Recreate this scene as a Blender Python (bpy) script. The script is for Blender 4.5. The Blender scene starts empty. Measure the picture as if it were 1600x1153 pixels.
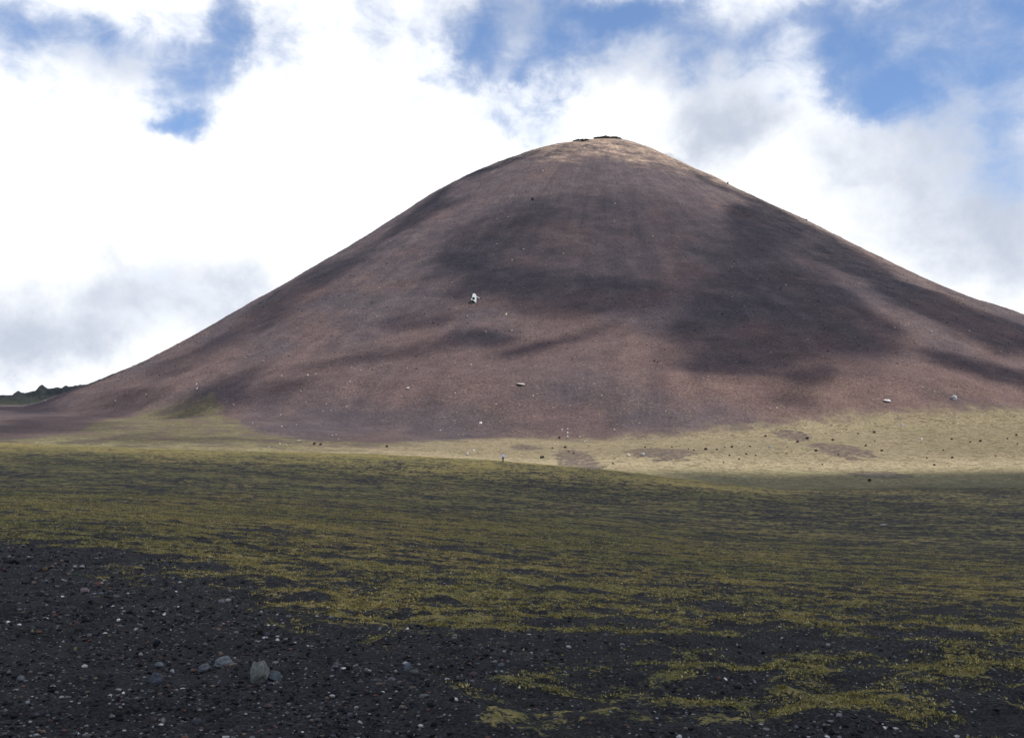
import bpy, bmesh, math, random
import numpy as np
from mathutils import Vector, Matrix

# ------------------------------------------------------------------ noise
def _hash(ix, iy, seed):
    h = (ix.astype(np.int64) * 374761393 + iy.astype(np.int64) * 668265263 + seed * 974634777) & 0xFFFFFFFF
    h = ((h ^ (h >> 13)) * 1274126177) & 0xFFFFFFFF
    h = ((h ^ (h >> 15)) * 2246822519) & 0xFFFFFFFF
    return (h ^ (h >> 16)) & 0xFFFFFFFF

def gnoise(x, y, seed=0):
    x = np.asarray(x, float); y = np.asarray(y, float)
    x0 = np.floor(x); y0 = np.floor(y); fx = x - x0; fy = y - y0
    u = fx * fx * fx * (fx * (fx * 6 - 15) + 10); v = fy * fy * fy * (fy * (fy * 6 - 15) + 10)
    def g(i, j):
        a = _hash(x0 + i, y0 + j, seed) * (2 * math.pi / 4294967296.0)
        return np.cos(a) * (fx - i) + np.sin(a) * (fy - j)
    a = g(0, 0); b = g(1, 0); c = g(0, 1); d = g(1, 1)
    return 1.5 * ((a + (b - a) * u) + ((c + (d - c) * u) - (a + (b - a) * u)) * v)

def fbm(x, y, seed=0, octv=4, gain=0.5, lac=2.03):
    s = 0.0; a = 1.0; t = 0.0
    for o in range(octv):
        s = s + a * gnoise(x + 17.3 * o, y - 9.1 * o, seed + o); t += a
        x = x * lac; y = y * lac; a *= gain
    return s / t * 1.6

def sstep(a, b, x):
    t = np.clip((x - a) / (b - a), 0, 1)
    return t * t * (3 - 2 * t)

def lerp(a, b, t): return a + (b - a) * t

def hermite(xs, ys, x):
    """monotone-ish cubic through knots; ys may be arrays (one per knot)"""
    n = len(xs); x = np.asarray(x, float)
    ms = []
    for i in range(n):
        if i == 0: m = (ys[1] - ys[0]) / (xs[1] - xs[0])
        elif i == n - 1: m = (ys[-1] - ys[-2]) / (xs[-1] - xs[-2])
        else:
            d0 = (ys[i] - ys[i - 1]) / (xs[i] - xs[i - 1]); d1 = (ys[i + 1] - ys[i]) / (xs[i + 1] - xs[i])
            h0 = xs[i] - xs[i - 1]; h1 = xs[i + 1] - xs[i]
            m = (d0 * h1 + d1 * h0) / (h0 + h1)
            m = np.where(np.asarray(d0) * np.asarray(d1) <= 0, m * 0.35, m)
        ms.append(m)
    out = np.zeros(np.broadcast(x, np.asarray(ys[0], float)).shape)
    for i in range(n - 1):
        h = xs[i + 1] - xs[i]
        t = np.clip((x - xs[i]) / h, 0, 1)
        val = ((2 * t ** 3 - 3 * t ** 2 + 1) * ys[i] + (t ** 3 - 2 * t ** 2 + t) * h * ms[i]
               + (-2 * t ** 3 + 3 * t ** 2) * ys[i + 1] + (t ** 3 - t ** 2) * h * ms[i + 1])
        sel = (x >= xs[i]) & (x <= xs[i + 1]) if i < n - 1 else x >= xs[i]
        out = np.where(sel, val, out)
    out = np.where(x < xs[0], ys[0], out); out = np.where(x > xs[-1], ys[-1], out)
    return out

# ------------------------------------------------------------------ the lie of the land (metres, x right, y away, z up)
EYE = 1.65
PITCH = math.radians(4.15)
FPX = 1570.0
AXX, AXY = 83.0, 900.0                      # axis of the cinder cone
LAT = [-0.6, -0.51, -0.287, -0.127, -0.01, 0.064, 0.127, 0.19, 0.255, 0.51, 0.7]
def lat(u, vals): return np.interp(u, LAT, vals)

def ground_z(x, y):
    x = np.asarray(x, float); y = np.asarray(y, float)
    u = x / (np.maximum(y, 0) + 9.0)
    u = np.clip(u, -0.7, 0.8)
    z0 = 0.02 * x * 0 - 0.035 * np.clip(x, -12, 12)
    z8 = lerp(-0.25, -0.42, sstep(-0.45, 0.5, u))
    z22 = lerp(-0.60, -2.25, sstep(-0.5, 0.5, u))
    z45 = lerp(-1.35, -4.5, sstep(-0.5, 0.5, u))
    z90 = lerp(-2.1, -7.8, sstep(-0.5, 0.5, u))
    z150 = lerp(-0.9, -8.6, sstep(-0.55, 0.45, u))
    zc = lat(u, [1.75, 1.65, -0.15, -0.9, -2.35, -3.7, -5.2, -7.0, -8.4, -8.9, -8.9])
    zh = lat(u, [-0.5, -1.0, -3.0, -4.5, -6.2, -7.6, -8.9, -9.6, -9.7, -9.5, -9.5])
    zp = lat(u, [5.0, 5.0, 3.0, 0.5, -1.5, -2.4, -2.8, -2.6, -2.2, -1.0, 0.0])
    zq = lat(u, [13.0, 12.5, 9.5, 8.0, 7.0, 7.0, 8.0, 10.0, 11.0, 13.0, 14.0])
    zr = lat(u, [30.0, 28.0, 24.0, 16.0, 11.0, 11.0, 12.0, 14.0, 15.0, 17.0, 18.0])
    z = hermite([-14.0, 0.0, 8.0, 22.0, 45.0, 90.0, 150.0, 215.0, 250.0, 340.0, 455.0, 700.0],
                [z0 + 0.8, z0, z8, z22, z45, z90, z150, zc, zh, zp, zq, zr], y)
    r = np.sqrt(x * x + y * y)
    z = z + 0.10 * fbm(x / 9.0, y / 9.0, 11, 3) * sstep(10, 40, r) * (1 - 0.5 * sstep(150, 300, r))
    z = z + 0.035 * fbm(x / 2.6, y / 2.6, 21, 3) * sstep(2, 10, r)
    z = z + 0.5 * fbm(x / 45.0, y / 45.0, 31, 3) * sstep(240, 340, y)
    # knolls at the foot of the cone
    z = z + 4.0 * np.exp(-((x + 118) / 46) ** 2 - ((y - 425) / 45) ** 2)
    z = z + 1.6 * np.exp(-((x - 12) / 11) ** 2 - ((y - 262) / 10) ** 2)
    z = z + 2.0 * np.exp(-((x - 52) / 26) ** 2 - ((y - 330) / 22) ** 2)
    z = z + 1.5 * np.exp(-((x - 100) / 22) ** 2 - ((y - 345) / 16) ** 2)
    # small pits in the gravel
    for (px, py, rx, ry, d) in PITS:
        z = z - d * np.exp(-((x - px) / rx) ** 2 - ((y - py) / ry) ** 2)
    return z
PITS = []

PROF_R = np.array([0, 8, 16, 24, 32, 44, 60, 80, 105, 130, 160, 190, 220, 250, 280, 310, 340, 370, 400, 430, 460, 490, 520, 560, 600, 700], float)
PROF_L = np.array([273.0, 272.9, 269.6, 272.8, 268.9, 263.1, 261.3, 256.5, 239.4, 233.4, 213.6, 191.1, 170.5, 149.4, 130.8, 110.8, 89.6, 72.6, 53.0, 39.6, 29.7, 11.7, 11.0, 10.0, 9.0, 7.7])
PROF_Rt = np.array([273.0, 274.5, 274.2, 273.1, 268.3, 263.8, 255.6, 240.5, 227.2, 210.6, 193.7, 175.0, 155.8, 136.8, 120.1, 100.2, 92.2, 74.9, 57.0, 40.5, 25.0, 21.5, 20.3, 19.1, 18.3, 15.7])
def _smooth_profile(p):
    q = np.array(p); q[1:-1] = 0.25 * q[:-2] + 0.5 * q[1:-1] + 0.25 * q[2:]
    rr = np.arange(0, 701, 2.0)
    f = hermite(list(PROF_R), list(q), rr)
    k = np.exp(-0.5 * (np.arange(-9, 10) / 3.5) ** 2); k /= k.sum()
    f = np.convolve(np.concatenate([np.full(9, f[0]), f, np.full(9, f[-1])]), k, 'valid')
    return rr, f
_rr, PROF_L = _smooth_profile(PROF_L)
_rr, PROF_Rt = _smooth_profile(PROF_Rt)
PROF_R = _rr


def cone_polar(x, y):
    dx = x - AXX; dy = y - AXY
    r = np.sqrt(dx * dx + dy * dy)
    return r, np.arctan2(dy, dx)

def cone_z(x, y):
    r, ph = cone_polar(x, y)
    w = 0.5 + 0.5 * np.cos(ph)
    w = sstep(0.02, 0.98, w)
    zl = np.interp(r, PROF_R, PROF_L); zr = np.interp(r, PROF_R, PROF_Rt)
    z = lerp(zl, zr, w)
    z = z - 0.40 * np.maximum(r - 452.0, 0)
    # shallow gullies running down the flank, lumps
    amp = sstep(30, 140, r)
    z = z + amp * 1.1 * gnoise(ph * 9.0, r / 260.0, 41) + amp * 0.55 * gnoise(ph * 23.0, r / 180.0, 42) + amp * 0.15 * gnoise(ph * 61.0, r / 120.0, 44)
    z = z + 0.9 * amp * fbm(x / 38.0, y / 38.0, 43, 4)
    return z

def land_z(x, y):
    g = ground_z(x, y); c = cone_z(x, y); k = 12.0
    h = np.clip(0.5 + 0.5 * (c - g) / k, 0, 1)
    return lerp(g, c, h) + k * h * (1 - h)


# ---- world-space tables
GRAVEL_EDGE = np.array([(-0.4976, 37.9), (-0.4677, 34.5), (-0.4369, 32.0), (-0.3891, 28.2), (-0.3505, 24.8), (-0.305, 20.9), (-0.2583, 18.9), (-0.1863, 15.7), (-0.1125, 13.9), (-0.0626, 12.4), (0.0, 10.9), (0.0625, 10.3), (0.1244, 9.9), (0.1853, 9.4), (0.2738, 8.7), (0.3578, 8.2), (0.4618, 7.7)])
STRAW_TOP = np.array([(-0.4949, 203.6), (-0.4702, 341.1), (-0.4396, 357.6), (-0.408, 380.8), (-0.3813, 504.5), (-0.3538, 552.5), (-0.3256, 540.5), (-0.3027, 533.2), (-0.2881, 524.2), (-0.2791, 504.5), (-0.261, 405.5), (-0.237, 382.1), (-0.1883, 356.1), (-0.1513, 359.0), (-0.095, 371.9), (-0.0508, 383.2), (-0.0127, 401.8), (0.0318, 402.4), (0.0635, 399.7), (0.1013, 401.3), (0.1327, 404.7), (0.1762, 412.0), (0.219, 421.3), (0.2492, 429.0), (0.2789, 437.0), (0.3081, 443.2), (0.3368, 451.8), (0.3649, 461.1), (0.3924, 470.5), (0.4712, 504.0), (0.5205, 531.0)])
SHADE = [(557.8, 174.1, 0.00898, 0.00166, -0.00027, -0.00731, 0.47), (483.3, 210.6, 0.02796, 0.01103, 0.01381, -0.00855, 0.4), (654.6, 277.8, 0.02599, -0.00225, -0.0044, -0.00849, 0.75), (538.6, 103.9, 0.01671, 0.00312, -0.01038, -0.02754, 0.7), (478.5, 173.1, 0.04554, 0.0118, -0.03244, -0.04234, 0.65), (649.4, 142.0, 0.01931, -0.00027, -0.00285, -0.01363, 0.5), (663.5, 60.2, 0.01527, -0.00017, -0.00044, -0.00961, 0.9), (700.7, 45.2, 0.0401, -0.0041, -0.00291, -0.02094, 0.6), (633.4, -20.1, 0.02653, 0.00047, -0.00439, -0.04122, 0.85), (675.2, -40.3, 0.03926, 0.00243, -0.00386, -0.08082, 0.9), (673.9, -62.6, 0.05823, 0.00152, 0.00891, -0.19283, 0.6), (644.6, -64.2, 0.17905, 0.01776, 0.0198, -0.23495, 0.6), (712.4, -33.3, 0.08268, 0.00157, 0.02548, -0.1883, 0.5), (763.1, 141.1, 0.0123, -0.00328, -0.01907, -0.01521, 1.0), (809.0, 96.2, 0.03927, -0.01447, -0.01601, -0.01422, 1.0), (726.4, 221.1, 0.01839, -0.00351, -0.00356, -0.01375, 0.7), (693.5, 285.1, 0.01788, -0.00268, -0.01424, -0.02401, 0.75), (762.1, 22.2, 0.026, -0.00667, -0.01399, -0.04539, 0.7), (789.8, 8.0, 0.0486, -0.01658, -0.03869, -0.04017, 0.7), (357.9, 235.4, 0.02781, 0.01113, 0.01246, -0.01129, 0.55), (387.6, 242.3, 0.03652, 0.01397, 0.01304, -0.01723, 0.55), (352.4, 184.0, 0.03464, 0.01561, 0.01997, -0.01386, 0.5), (469.2, 79.4, 0.04624, 0.01649, -0.02915, -0.07984, 0.55), (544.3, 20.5, 0.04907, 0.01339, 0.03858, -0.06212, 0.8), (504.9, 40.3, 0.05672, 0.01575, -0.04787, -0.11514, 0.75), (466.9, 36.8, 0.02771, 0.01001, -0.003, -0.07077, 0.5), (563.0, 35.8, 0.07249, 0.02418, 0.08735, -0.07, 0.5), (523.1, 69.2, 0.08934, 0.02185, -0.02401, -0.11374, 0.55), (450.6, 154.2, 0.05909, 0.02238, 0.00922, -0.09028, 0.35), (399.4, 24.2, 0.03916, 0.01989, 0.01714, -0.02134, 0.65), (434.8, 8.0, 0.04996, 0.02221, 0.00782, -0.05563, 0.45), (340.6, 129.1, 0.0514, 0.02463, 0.03989, -0.00915, 0.45), (355.6, -31.6, 0.03481, 0.01583, 0.02182, 0.00153, 0.5), (368.7, -104.3, 0.06647, 0.03372, 0.01003, -0.01299, 0.6), (424.4, 441.1, 0.03596, 0.00725, 0.01244, -0.0206, 0.95), (405.7, 367.3, 0.06082, 0.01963, 0.04678, -0.02349, 0.8), (395.3, 327.7, 0.03689, 0.01265, 0.02961, -0.02183, 0.7), (468.5, 430.8, 0.06464, 0.01409, 0.03967, -0.04594, 0.5), (603.0, 396.4, 0.02875, -0.00113, -0.0354, -0.02603, 0.6), (249.8, 153.8, 0.02479, 0.01247, 0.02213, 0.00067, 0.8), (433.9, -163.8, 0.07408, 0.03149, 0.16489, 0.02311, 0.5), (461.7, -166.0, 0.0331, 0.01098, 0.02996, -0.05975, 0.4), (397.4, -1.3, 0.09754, 0.05167, 0.05548, -0.04305, 0.75), (503.3, -146.5, 0.05483, 0.01068, 0.03029, -0.03866, 0.3)]
NEAR_STONES = [(-2.92, 8.39, 0.156, 0.11, (0.15, 0.165, 0.19), 'smooth blue-grey stone with a domed top, lowest of the gravel slope'),
    (-2.14, 8.67, 0.21, 0.21, (0.34, 0.335, 0.28), 'tall pale yellowish-green speckled stone, largest of the foreground stones'),
    (-2.02, 8.7, 0.163, 0.093, (0.2, 0.22, 0.23), 'grey flat stone leaning on the right of the tall speckled stone'),
    (-2.61, 9.24, 0.2, 0.1, (0.3, 0.31, 0.31), 'pale grey stone with a whitish left end, up and left of the tall speckled stone'),
    (-2.7, 8.99, 0.147, 0.073, (0.24, 0.24, 0.25), 'dull grey low stone between the blue-grey domed stone and the tall speckled stone'),
    (-2.95, 8.89, 0.055, 0.037, (0.62, 0.62, 0.6), 'small white stone just above and right of the blue-grey domed stone'),
    (-4.47, 9.65, 0.124, 0.069, (0.12, 0.14, 0.165), 'blue-grey flat stone at the lower left of the gravel'),
    (-4.55, 9.48, 0.061, 0.048, (0.58, 0.52, 0.52), 'small pinkish white stone left of the flat blue-grey one'),
    (-4.08, 9.11, 0.065, 0.045, (0.42, 0.31, 0.23), 'small tan stone right of the flat blue-grey one'),
    (-4.1, 9.5, 0.054, 0.04, (0.45, 0.46, 0.46), 'small light grey upright stone above the small tan stone'),
    (-4.07, 8.73, 0.088, 0.044, (0.3, 0.2, 0.19), 'dull reddish flat stone below the flat blue-grey one'),
    (-6.32, 15.06, 0.179, 0.095, (0.42, 0.32, 0.29), 'pinkish beige flat stone above the dark cinder clod'),
    (-6.54, 16.03, 0.1, 0.089, (0.42, 0.16, 0.09), 'round orange-red stone, the brightest coloured on the gravel'),
    (-6.66, 16.51, 0.08, 0.057, (0.6, 0.5, 0.48), 'small pale pink stone touching the orange-red stone'),
    (-5.92, 14.68, 0.092, 0.081, (0.22, 0.25, 0.29), 'small pointed grey-blue stone below the orange-red stone'),
    (-6.06, 14.78, 0.103, 0.041, (0.42, 0.43, 0.44), 'thin pale stone between the beige stone and the pointed grey-blue one'),
    (-7.39, 18.66, 0.103, 0.077, (0.17, 0.2, 0.26), 'small bluish stone, upper right of the orange-red stone'),
    (-7.83, 18.11, 0.063, 0.063, (0.5, 0.56, 0.47), 'tiny pale green stone above a mossy dark stone'),
    (-7.55, 17.57, 0.11, 0.074, (0.1, 0.14, 0.1), 'dark greenish stone below the tiny pale green one'),
    (-8.32, 18.11, 0.115, 0.077, (0.32, 0.18, 0.09), 'orange-brown stone on the upper left gravel'),
    (-8.13, 18.9, 0.092, 0.04, (0.62, 0.62, 0.6), 'flat white stone, left one of two near the top of the gravel'),
    (-8.01, 18.93, 0.119, 0.04, (0.6, 0.6, 0.58), 'flat white stone, right one of two near the top of the gravel'),
    (-7.29, 16.51, 0.116, 0.035, (0.6, 0.58, 0.56), 'thin white flat stone left of the beige stone'),
    (-5.04, 13.55, 0.112, 0.037, (0.6, 0.6, 0.57), 'long white stone right of the dark cinder clod'),
    (-4.12, 14.8, 0.099, 0.049, (0.66, 0.66, 0.65), 'bright white stone just below the ragged edge of the moss'),
    (-4.68, 15.57, 0.094, 0.073, (0.28, 0.29, 0.22), 'dull olive grey stone left of the bright white one near the moss'),
    (-4.79, 15.67, 0.053, 0.032, (0.62, 0.62, 0.6), 'tiny white stone touching the olive grey one'),
    (-0.94, 9.19, 0.096, 0.06, (0.27, 0.29, 0.32), 'smooth oval grey stone lying alone on the lower middle gravel'),
    (-1.0, 8.52, 0.09, 0.039, (0.3, 0.29, 0.29), 'low oval grey stone at the foot of the middle gravel'),
    (-1.02, 8.98, 0.047, 0.024, (0.62, 0.62, 0.6), 'small white stone left of the smooth oval grey one'),
    (-1.29, 9.04, 0.042, 0.03, (0.45, 0.46, 0.46), 'small pale angular stone left of both oval grey stones'),
    (-0.08, 10.32, 0.06, 0.034, (0.6, 0.6, 0.57), 'white stone on the gravel under the last moss tufts in the middle'),
    (-0.1, 9.41, 0.08, 0.037, (0.2, 0.21, 0.22), 'grey stone below the middle white stone'),
    (-0.14, 9.0, 0.035, 0.018, (0.66, 0.66, 0.65), 'tiny white stone, left of a pair below the grey stone'),
    (-0.09, 9.01, 0.035, 0.018, (0.66, 0.66, 0.65), 'tiny white stone, right of a pair below the grey stone'),
    (-5.41, 12.88, 0.306, 0.117, (0.03, 0.028, 0.025), 'rough dark cinder clod overhanging a black hollow'),
    (-9.8, 19.83, 0.425, 0.099, (0.022, 0.022, 0.024), 'black lump standing in for a dark hollow at the far left, high on the gravel'),  # black lump added for the darkness of a pit
    (-2.86, 11.47, 0.184, 0.076, (0.028, 0.024, 0.022), 'dark lump standing in for a hollow, above and right of the pale grey stones'),  # dark lump added where the ground has a shaded hollow
    (-2.74, 11.44, 0.091, 0.069, (0.15, 0.15, 0.16), 'grey rounded stone right of the dark lump'),
    (-3.62, 10.41, 0.1, 0.064, (0.045, 0.045, 0.047), 'blackish stone in the middle left gravel'),
    (-1.85, 9.56, 0.101, 0.057, (0.06, 0.055, 0.055), 'dark angular stone right of the tall speckled stone'),
    (-4.32, 10.11, 0.036, 0.028, (0.5, 0.42, 0.12), 'tiny yellow stone above the blue-grey domed stone'),
    (-5.26, 11.2, 0.032, 0.032, (0.56, 0.48, 0.2), 'tiny yellow stone left of the dark cinder clod'),
    (-4.36, 10.56, 0.067, 0.03, (0.22, 0.09, 0.07), 'dark red flat stone below the dark cinder clod'),
    (-1.4, 14.13, 0.055, 0.028, (0.62, 0.62, 0.6), 'small white stone at the upper middle of the bare gravel'),
    (-1.56, 12.05, 0.039, 0.031, (0.66, 0.66, 0.66), 'tiny bright white stone on bare gravel in the middle'),
    (-0.57, 13.54, 0.07, 0.035, (0.5, 0.44, 0.38), 'pale stone lying among the last moss patches'),
    (-0.6, 11.13, 0.058, 0.022, (0.42, 0.42, 0.42), 'thin pale stone below the last moss patches'),
    (2.32, 11.05, 0.051, 0.037, (0.012, 0.012, 0.012), 'black cinder stone at the edge of the right-hand moss'),
    (3.57, 11.54, 0.071, 0.031, (0.58, 0.55, 0.5), 'whitish stone among moss patches at lower right'),
    (44.01, 120.16, 1.226, 0.18, (0.6, 0.58, 0.53), 'thin pale stick-like stone lying in the dark moss field'),
    (8.08, 43.79, 0.143, 0.086, (0.58, 0.56, 0.52), 'tiny whitish stone in the open moss field')]
FAR_STONES = [(197.15, 447.78, 2.963, 2.339, (0.42, 0.4, 0.41), 'big rounded pale grey boulder on the reddish right foot of the cone'),
    (163.7, 438.47, 3.58, 1.074, (0.66, 0.64, 0.62), 'white slab on the reddish ground left of the big rounded boulder'),
    (4.02, 450.39, 4.31, 0.747, (0.52, 0.48, 0.44), 'long thin pale slab lying on the brown slope below the white shelter'),
    (-13.26, 425.39, 1.491, 1.22, (0.7, 0.68, 0.66), 'bright white boulder on the brown slope straight above the hiker'),
    (-47.82, 460.06, 1.77, 0.708, (0.62, 0.6, 0.58), 'small whitish slab on the brown slope left of centre'),
    (-100.77, 494.9, 1.032, 1.032, (0.62, 0.6, 0.58), 'white boulder low on the left flank of the cone'),
    (-19.44, 475.53, 1.216, 0.73, (0.5, 0.48, 0.44), 'pale boulder on the slope beneath the white shelter'),
    (-14.21, 319.79, 1.223, 1.02, (0.46, 0.42, 0.38), 'pale boulder on the straw plain left of the hiker'),
    (-12.76, 335.06, 0.854, 0.641, (0.62, 0.6, 0.57), 'smaller white boulder beside the pale one left of the hiker'),
    (41.8, 322.89, 1.452, 1.037, (0.46, 0.44, 0.42), 'whitish boulder in the grey bare patch right of the hiker'),
    (37.39, 323.74, 1.453, 0.706, (0.5, 0.44, 0.33), 'flat cream boulder at the edge of the grey bare patch'),
    (9.48, 317.91, 1.621, 0.81, (0.045, 0.035, 0.03), 'dark low boulder on the straw plain right of the hiker'),
    (-62.39, 328.54, 1.065, 0.639, (0.04, 0.03, 0.03), 'dark boulder at the far left end of the straw strip, right of two'),
    (-64.48, 328.57, 1.066, 0.853, (0.06, 0.05, 0.045), 'dark boulder at the far left end of the straw strip, left of two'),
    (-71.01, 335.67, 1.967, 0.874, (0.34, 0.3, 0.25), 'pale brownish boulder beside the two dark ones'),
    (-61.08, 353.43, 1.371, 0.914, (0.3, 0.26, 0.22), 'greyish boulder at the top edge of the straw strip'),
    (-41.24, 331.36, 1.063, 0.638, (0.035, 0.03, 0.028), 'dark boulder alone on the left straw strip'),
    (96.19, 272.11, 1.288, 0.736, (0.05, 0.035, 0.03), 'dark brown boulder above the dark hollow on the plain'),
    (152.28, 374.49, 1.159, 0.772, (0.52, 0.5, 0.48), 'small pale boulder on the right straw plain'),
    (159.67, 412.23, 1.408, 1.126, (0.34, 0.34, 0.38), 'bluish grey boulder at the upper edge of the right straw plain'),
    (88.09, 344.23, 1.132, 0.905, (0.4, 0.38, 0.37), 'pale grey boulder on the middle of the straw plain'),
    (-3.07, 532.28, 1.162, 1.435, (0.66, 0.58, 0.36), 'small pale yellow boulder right of and below the white shelter'),
    (0.0, 514.14, 0.659, 0.659, (0.6, 0.58, 0.55), 'tiny white boulder under the pale yellow one'),
    (-13.48, 513.3, 0.987, 0.658, (0.62, 0.6, 0.57), 'tiny white boulder under the white shelter'),
    (180.65, 828.19, 1.783, 1.448, (0.06, 0.055, 0.05), 'dark rock standing on the upper right skyline of the cone'),
    (233.14, 785.11, 1.6, 1.174, (0.07, 0.06, 0.05), 'dark rock on the middle of the right skyline'),
    (22.94, 414.74, 0.688, 0.688, (0.68, 0.67, 0.65), 'white stone, top one of a short upright row at the foot of the cone'),
    (22.66, 409.82, 0.68, 0.68, (0.68, 0.67, 0.65), 'white stone, middle one of a short upright row at the foot of the cone'),
    (22.29, 403.21, 0.669, 0.669, (0.68, 0.67, 0.65), 'white stone, bottom one of a short upright row at the foot of the cone'),
    (-162.68, 518.51, 0.901, 0.901, (0.62, 0.6, 0.57), 'white stone above the green tongue on the left foot, lower of two'),
    (-165.58, 526.53, 0.915, 0.915, (0.62, 0.6, 0.57), 'white stone above the green tongue on the left foot, upper of two'),
    (14.49, 700.5, 1.837, 2.296, (0.04, 0.035, 0.035), 'dark boulder high on the cone below the tan band')]
PITS = [(-5.07, 12.24, 0.22, 0.31, 0.1), (-9.61, 19.57, 0.36, 0.51, 0.12), (-2.79, 11.28, 0.16, 0.23, 0.08), (-3.58, 10.12, 0.16, 0.23, 0.05), (-1.7, 9.73, 0.19, 0.26, 0.05), (-5.05, 11.19, 0.2, 0.28, 0.05), (-3.33, 10.63, 0.21, 0.3, 0.04), (-0.57, 9.15, 0.2, 0.28, 0.05), (-6.89, 17.66, 0.31, 0.44, 0.06)]
DARK_STONES = [(97.9, 388.9, 1.02), (111.4, 380.3, 1.26), (101.0, 335.0, 0.89), (93.8, 343.5, 0.68), (90.1, 330.8, 0.66), (119.1, 374.1, 1.0), (135.6, 394.5, 1.06), (143.1, 397.7, 1.08), (124.5, 354.6, 0.96), (133.1, 369.6, 0.75), (124.0, 338.0, 0.92), (106.2, 328.1, 0.88), (162.9, 373.3, 1.3), (146.6, 342.6, 0.71), (139.8, 320.3, 0.89), (132.0, 321.0, 0.66), (170.0, 365.7, 1.03), (178.7, 356.2, 1.02), (182.0, 370.1, 1.05), (191.0, 381.3, 0.82), (65.1, 310.2, 1.01), (65.6, 341.2, 1.11), (69.5, 341.9, 0.67), (60.4, 334.9, 0.65), (60.7, 346.5, 1.12), (71.3, 316.7, 0.83), (76.2, 328.0, 0.86), (69.8, 323.5, 0.63), (78.6, 325.2, 0.64), (14.3, 357.0, 0.91), (19.0, 360.4, 0.92), (19.5, 344.8, 0.66), (20.5, 335.8, 0.64), (28.4, 372.0, 0.71), (30.8, 307.8, 0.79), (48.0, 363.5, 0.93), (57.5, 362.5, 0.94), (60.5, 363.7, 0.7), (84.1, 356.1, 0.93), (77.9, 356.7, 1.16), (75.6, 358.5, 0.93), (105.1, 370.9, 0.98), (166.0, 365.0, 0.77), (128.5, 307.1, 0.64), (95.1, 309.2, 0.82), (156.3, 325.8, 0.69), (18.9, 402.1, 1.03), (5.0, 356.3, 0.68)]
PALE_STONES = [(-77.2, 478.0, 0.74), (-71.4, 474.4, 0.67), (-53.6, 459.7, 0.59), (-50.2, 455.3, 0.53), (-101.0, 480.3, 0.63), (-75.6, 458.6, 0.71), (-85.9, 464.9, 0.6), (-86.2, 458.9, 0.6), (-106.4, 462.0, 0.72), (-91.1, 398.1, 0.57), (-88.1, 411.2, 0.48), (-25.5, 449.9, 0.75), (-25.6, 446.7, 0.57), (-11.5, 473.3, 0.6), (-7.0, 440.1, 0.56), (-29.8, 418.1, 0.69), (-24.6, 430.3, 0.55), (-67.4, 377.3, 0.63), (-66.5, 380.7, 0.54), (9.3, 442.4, 0.68), (25.2, 434.1, 0.61), (29.7, 443.6, 0.57), (3.3, 437.8, 0.56), (18.8, 433.8, 0.55), (36.7, 446.0, 0.57), (39.1, 437.9, 0.67), (52.7, 416.0, 0.69), (54.4, 389.0, 0.75), (41.9, 411.6, 0.63), (64.9, 424.6, 0.55), (90.8, 458.4, 0.6), (87.7, 447.8, 0.58), (147.0, 497.1, 0.86), (124.1, 480.4, 0.63), (158.1, 452.2, 0.67), (172.4, 454.0, 0.81), (223.5, 532.8, 1.11), (248.9, 543.7, 1.0), (202.5, 528.7, 0.87), (226.5, 542.2, 0.75), (258.4, 518.2, 0.96), (253.2, 518.2, 0.81), (159.9, 455.4, 0.62), (113.1, 429.0, 0.79), (110.1, 428.9, 0.56), (116.2, 429.4, 0.68), (118.8, 421.5, 0.56), (79.9, 345.6, 0.54), (78.9, 388.1, 0.5), (84.5, 374.5, 0.73), (0.0, 607.1, 0.94), (-9.8, 636.0, 0.99), (7.2, 621.7, 0.89), (31.4, 608.7, 1.03), (-10.5, 676.7, 0.97), (-2.6, 675.9, 0.97), (70.8, 680.7, 1.08), (67.3, 651.9, 0.94), (89.7, 632.3, 1.0), (156.8, 570.2, 1.14), (23.2, 746.7, 1.28), (-24.1, 537.4, 0.62), (-72.3, 530.7, 0.69), (-96.7, 471.4, 0.61), (-134.9, 486.8, 0.77), (-115.2, 501.4, 0.79), (-97.3, 496.6, 0.71), (-97.4, 492.4, 0.51), (-103.5, 401.6, 0.53), (-217.4, 550.4, 0.91), (-196.6, 539.3, 0.88), (-303.2, 652.8, 1.19), (-310.7, 639.4, 1.18), (-74.9, 310.5, 0.49), (-74.9, 324.9, 0.64), (-71.9, 321.5, 0.5), (-33.6, 311.1, 0.4), (-24.2, 325.5, 0.42), (20.6, 414.5, 0.79), (27.2, 403.1, 0.62), (28.1, 388.2, 0.64), (29.2, 392.4, 0.55), (68.3, 386.5, 0.6), (15.6, 372.6, 0.71)]
BARE = [(49.2, 337.1, 10.7, 25.7), (111.1, 343.2, 9.1, 21.9), (109.0, 389.7, 6.3, 14.5), (20.2, 303.7, 6.7, 54.5), (104.7, 287.3, 8.0, 7.8), (4.6, 358.7, 5.5, 10.9)]
HIKER = (-1.81, 203.63)
SHELTER = (-21.33, 553.93)
BALL = (-18.96, 557.36)
OUTCROP_A = (81.87, 869.45)
OUTCROP_B = (57.50, 843.42)
STEAM = (123.62, 865.94)
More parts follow.
